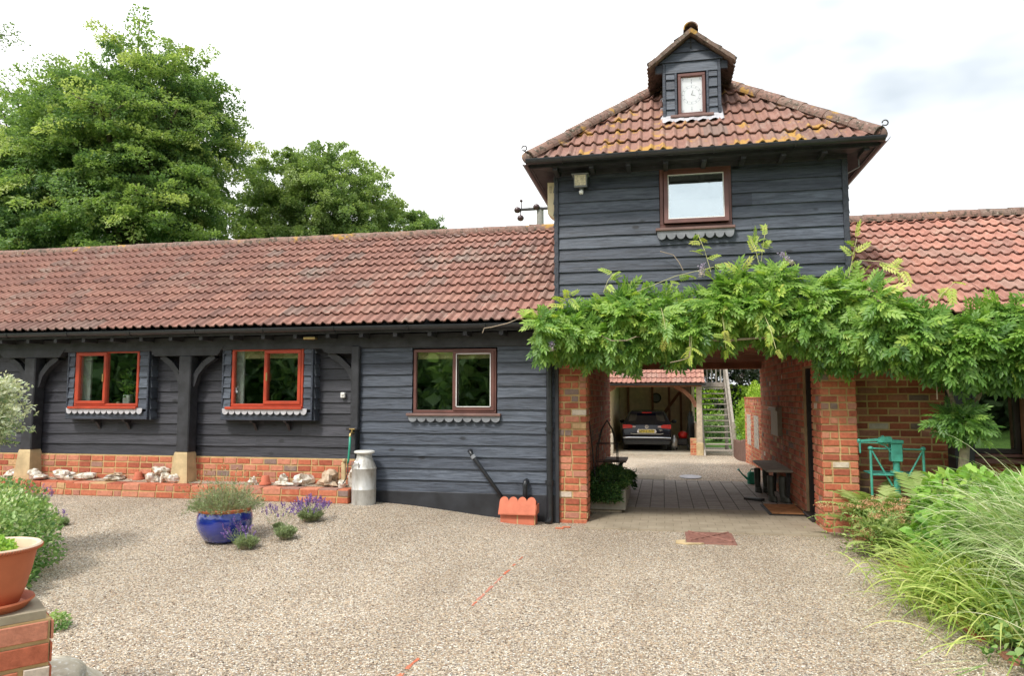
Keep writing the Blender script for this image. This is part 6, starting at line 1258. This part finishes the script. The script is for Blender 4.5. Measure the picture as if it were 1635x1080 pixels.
# dark lower clump round the trunk
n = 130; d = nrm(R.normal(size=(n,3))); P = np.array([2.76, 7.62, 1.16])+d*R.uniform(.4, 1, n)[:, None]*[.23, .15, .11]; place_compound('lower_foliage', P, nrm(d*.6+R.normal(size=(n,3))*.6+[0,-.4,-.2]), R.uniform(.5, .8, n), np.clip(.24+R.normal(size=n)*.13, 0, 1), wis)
m = MB(); m.tube([(2.80, 7.72, 0), (2.78, 7.72, .5), (2.82, 7.70, .95), (2.80, 7.72, 1.15)], [.055, .048, .042, .036], 10); m.tube([(2.80, 7.72, 1.1), (2.72, 7.75, 1.45), (2.55, 7.8, 1.72), (2.2, 7.8, 2.1)], [.026, .022, .02, .016], 8); m.tube([(2.82, 7.71, 1.1), (2.98, 7.74, 1.4), (3.05, 7.7, 1.75)], [.024, .02, .018], 8)
m.tube([(2.2, 7.8, 2.1), (1.4, 7.86, 2.25), (.4, 7.88, 2.2), (-.6, 7.88, 2.15), (-1.4, 7.7, 2.15)], [.02, .022, .02, .016, .01], 8); m.tube([(2.55, 7.65, 1.75), (2.1, 7.62, 1.90), (1.7, 7.64, 1.82), (1.2, 7.66, 2.0), (.6, 7.70, 1.96), (0, 7.68, 2.04), (-.6, 7.68, 1.98)], [.016, .016, .015, .014, .012, .010, .006], 7); m.build('trunk', 'vine_bark', wis, True)
m = MB(); m.tube([(-1.35, 7.5, 2.27), (-1.6, 7.5, 2.17), (-1.78, 7.5, 2.13), (-1.86, 7.5, 2.12), (-1.88, 7.5, 2.07)], .005, 5); m.tube([(-.62, 7.48, 2.02), (-.5, 7.45, 1.96), (-.35, 7.45, 1.96), (-.25, 7.45, 2.0)], .0045, 5); m.tube([(.28, 7.5, 2.0), (.27, 7.45, 1.78), (.18, 7.45, 1.75), (.08, 7.45, 1.73)], .0045, 5)
m.tube([(.0, 8.0, 2.98), (.14, 7.98, 2.93), (.2, 7.96, 2.84), (.24, 7.95, 2.75)], .0045, 5); m.tube([(2.53, 7.5, 1.6), (2.53, 7.5, 1.36)], .006, 5); m.build('tendrils', 'twig', wis)
for (x, z, L_, an) in ((.42, 2.72, .12, -.2), (1.16, 2.80, .15, .75), (-1.12, 1.96, .09, 0)):
    k = 170; t = R.random(k); P = np.stack([x+np.sin(an)*t*L_+R.normal(size=k)*.013, 7.42+R.normal(size=k)*.014, z-np.cos(an)*t*L_+R.normal(size=k)*.006], 1); leafobj('flower_raceme', P, R.normal(size=(k,3)), R.normal(size=(k,3)), np.full(k, .017), np.full(k, .013), np.clip(t+R.normal(size=k)*.2, 0, 1), 'wisteria_bloom', wis)

# ------------------------------------------------------------------ trees
def tree(name, label, cat, base, crown, nspray, per, mat, leafL, spr=(.7, .22), trunk_r=.3, droop=.35, tones=(.25, .5), grp=None, shell=.55, limbs=14, twig=False):
    """crown: list of ellipsoids (dx,dy,dz,rx,ry,rz) relative to the base"""
    t_ = thing(name, label, cat, base, grp); base = np.array(base, float); C_ = np.array(crown); vol = (C_[:,3]*C_[:,4]*C_[:,5])**(2/3); pick = R.choice(len(C_), nspray, p=vol/vol.sum())
    d = nrm(R.normal(size=(nspray, 3))); d[:, 2] = np.where(d[:, 2] < -.55, -d[:, 2], d[:, 2]); ph = R.uniform(0, 6, 4); wob = 1+.16*np.sin(d@np.array([4.,2.,5.])+ph[0])+.10*np.sin(d@np.array([-7.,9.,4.])+ph[1])
    rr = (shell+(1-shell)*R.random(nspray)**.6)*wob; ctr = base+C_[pick, :3]+d*rr[:, None]*C_[pick, 3:6]
    ax = nrm(d*[1, 1, .35]+[0, 0, .05]+R.normal(size=(nspray, 3))*.25); ax[:, 2] -= droop*R.random(nspray); ax = nrm(ax); up = nrm(np.array([0,0,1.])+R.normal(size=(nspray, 3))*.22); sd = nrm(np.cross(up, ax)); up = np.cross(ax, sd)
    sc = R.uniform(.6, 1.25, nspray)*spr[0]; k = per; l = R.random((nspray, k))**.8; w_ = (R.random((nspray, k))*2-1)*(1-.75*l)*.55; h_ = R.normal(size=(nspray, k))*spr[1]*.35-.28*l*l
    P = ctr[:, None]+ax[:, None]*(l*sc[:, None])[..., None]+sd[:, None]*(w_*sc[:, None])[..., None]+up[:, None]*(h_*sc[:, None])[..., None]; P = P.reshape(-1, 3); n = len(P)
    D = nrm(np.repeat(ax, k, 0)*.6+np.repeat(sd, k, 0)*np.sign(w_).reshape(-1, 1)*.6+R.normal(size=(n, 3))*.5); Nn = nrm(np.repeat(up, k, 0)+R.normal(size=(n, 3))*.45); LL = R.uniform(*leafL, n)
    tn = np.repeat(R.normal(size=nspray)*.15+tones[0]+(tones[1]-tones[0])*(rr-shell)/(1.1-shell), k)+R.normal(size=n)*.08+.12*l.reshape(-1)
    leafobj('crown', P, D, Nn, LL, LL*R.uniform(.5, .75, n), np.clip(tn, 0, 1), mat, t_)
    m = MB(); top = base+C_[:, :3].mean(0); m.tube([tuple(base-[0,0,.3]), tuple(base+(top-base)*.3+R.normal(size=3)*.1), tuple(base+(top-base)*.7), tuple(top)], [trunk_r*1.25, trunk_r, trunk_r*.7, trunk_r*.45], 12)
    far_ = np.argsort(-rr)[:limbs]
    for q in R.choice(nspray, limbs, False).tolist()+(far_.tolist() if twig else []):
        f = R.uniform(.35, .95); a = base+(top-base)*f; b = ctr[q]; mid = (a+b)/2+[0, 0, .12*np.linalg.norm(b-a)]; r0 = trunk_r*R.uniform(.18, .34); m.tube([tuple(a), tuple(mid), tuple(b), tuple(b+ax[q]*sc[q]*.8)], [r0, r0*.6, r0*.28, r0*.1], 6)
    m.build('trunk', 'bark', t_, True); return t_
tree('beech_tree', 'tall spreading beech tree behind the barn with layered yellow-green sprays', 'tree', (-17.0, 20.5, -.2), [(0, 0, 9.9, 2.7, 2.6, 2.9), (-.6, -.4, 7.6, 3.6, 3.0, 2.8), (1.1, -.6, 7.4, 2.1, 2.2, 2.4), (-2.0, 0, 9.4, 2.2, 2.2, 2.3), (1.0, 0, 10.4, 1.8, 1.9, 2.0), (.6, -1.2, 5.4, 3.2, 2.2, 2.2)], 1900, 150, 'beech_leaf', (.075, .125), (1.0, .16), .4, .35, (.22, .62), None, .5, 26, True)
tree('conifer', 'blue-green dense tree at the left edge behind the beech', 'tree', (-20.2, 18.6, -.2), [(0, 0, 5.6, 2.4, 2.4, 3.0), (-1.5, 0, 7.4, 2.4, 2.2, 2.3), (1.6, -.3, 4.8, 1.9, 2.0, 2.2)], 900, 90, 'grey_leaf', (.09, .15), (.7, .3), .3, .5, (.2, .6), None, .55, 10)
tree('light_tree', 'open light green branches topmost at the far left, behind the beech', 'tree', (-24.5, 23.5, -.2), [(0, 0, 10.0, 3.4, 3, 3.0), (2.6, 0, 12.3, 2.0, 1.8, 1.8)], 420, 60, 'beech_leaf', (.08, .14), (.9, .3), .3, .2, (.3, .6), None, .6, 26, True)
tree('oak_tree', 'domed mid-green tree behind the barn, right of the tall beech', 'tree', (-13.2, 26.0, -.2), [(-.3, 0, 8.8, 2.4, 2.2, 2.6), (.9, 0, 7.4, 2.3, 2.2, 3.0), (-1.2, 0, 7.6, 1.9, 2.0, 2.8), (.3, -.8, 5.8, 2.9, 2.2, 2.4)], 1150, 140, 'oak_leaf', (.075, .13), (.65, .35), .35, .25, (.35, .75), None, .6, 14)
tree('oak_tree', 'small dark rounded tree, rightmost of those behind the barn', 'tree', (-11.3, 31.0, -.2), [(0, 0, 7.7, 1.7, 2.0, 2.4), (1.1, 0, 7.5, 1.2, 1.6, 2.0), (-1.3, 0, 7.3, 1.5, 1.8, 2.2)], 620, 90, 'oak_leaf', (.08, .14), (.5, .35), .3, .2, (.15, .5), None, .65, 12)
tree('copper_beech', 'dark purple-leaved tree far beyond the yard seen under the archway', 'tree', (5.0, 40, -.4), [(0, 0, 4.5, 4.5, 3.5, 4.2), (-1.2, -1, 2.2, 3.4, 3, 2.3), (2.0, -1, 1.8, 2.5, 2, 2.2)], 700, 80, 'dark_leaf', (.14, .24), (.8, .4), .4, .3, (.2, .6), None, .6, 12)
tw = thing('near_tree', 'bare-tipped twigs hanging in at the top left corner', 'tree', (-12.3, 9.5, 0)); P, D, m = [], [], MB()
m.tube([(-13.2, 9.5, 0), (-13.0, 9.4, 5.5), (-12.6, 9.2, 7.2)], [.25, .18, .1], 8)
for k in range(16):
    b = np.array([-9.75+R.uniform(-.5, .15), 8.7+R.normal()*.15, 6.85+R.uniform(-.10, .15)]); a = np.array([-12.6, 9.2, 7.2]); m.tube([tuple(a), tuple((a+b)/2+[0,0,.25]), tuple(b)], [.03, .012, .004], 5)
    for q in range(26): P.append(b+R.normal(size=3)*[.12,.1,.06]); D.append(nrm(R.normal(size=3)+[.5,0,-.3]))
m.build('trunk', 'bark', tw, True); P, D = np.array(P), np.array(D); n = len(P); leafobj('crown', P, D, R.normal(size=(n,3))+[0,0,1], R.uniform(.04,.07,n), R.uniform(.02,.035,n), R.random(n)*.5, 'oak_leaf', tw)
# woodland on the visitor's side of the yard: what the window panes mirror
Ps, Rs = [], []
for k in range(26):
    c = np.array([-58+3.2*k+R.normal()*.6, -17+R.normal()*2, R.uniform(1.8, 3.6)]); d = nrm(R.normal(size=(3600, 3))); Ps.append(c+d*R.uniform(.45, 1.1, 3600)[:, None]*[2.6, 2.4, R.uniform(3.2, 4.8)]); Rs.append(np.clip(.3+.3*d[:, 2]+R.normal(size=3600)*.15, 0, 1))
P = np.concatenate(Ps); n = len(P); o = leafobj('woodland', P, R.normal(size=(n,3)), R.normal(size=(n,3))+[0,0,1], R.uniform(.4,.75,n), R.uniform(.25,.45,n), np.concatenate(Rs), 'beech_leaf'); tag(o, 'mass of trees opposite the barn, mirrored in its window panes', 'woodland', None, 'stuff')
# electricity pole and wires
pl = thing('electricity_pole', 'grey timber electricity pole with a crossarm behind the barn roof', 'pole', (-3.33, 20, -.3))
m = MB(); m.tube([(-3.33, 20, -.3), (-3.33, 20, 6.78)], [.13, .10], 12); m.build('pole', 'pole_wood', pl, 40)
m = MB(); m.bbox(-3.95, -2.75, 19.90, 19.98, 6.70, 6.77, .01); m.build('crossarm', 'dark_iron', pl)
for x, z in ((-3.97, 6.72), (-3.88, 6.48), (-3.42, 6.78), (-2.8, 6.80), (-3.86, 6.98)):
    m = MB(); s__ = .10 if z < 6.9 else .045; m.blob((x, 19.9, z), (s__, s__, s__*.9), 8, 12, 0, 1); m.tube([(x, 19.9, z), (x, 19.93, 6.74)], .015, 5); m.build('insulator', 'insulator', pl, True)
def wire(a, b, sag, label, r_=.010):
    a, b = np.array(a, float), np.array(b, float); m = MB(); m.tube([tuple(a+(b-a)*t-np.array([0,0,sag*4*t*(1-t)])) for t in np.linspace(0, 1, 14)], r_, 4); tag(m.build('overhead_wire', 'wire', None), label, 'wire', 'overhead wires')
wire((-3.95, 19.9, 6.8), (-14.5, 12, 13.2), .3, 'thin overhead wire crossing the white sky left of the tower', .006)
wire((-3.4, 19.9, 6.85), (-22, 30, 5.5), .4, 'overhead wire running left behind the trees', .006)
wire((-3.86, 19.9, 7.0), (-9.0, 14, 12.0), .2, 'faint upper wire rising left from the pole', .005)
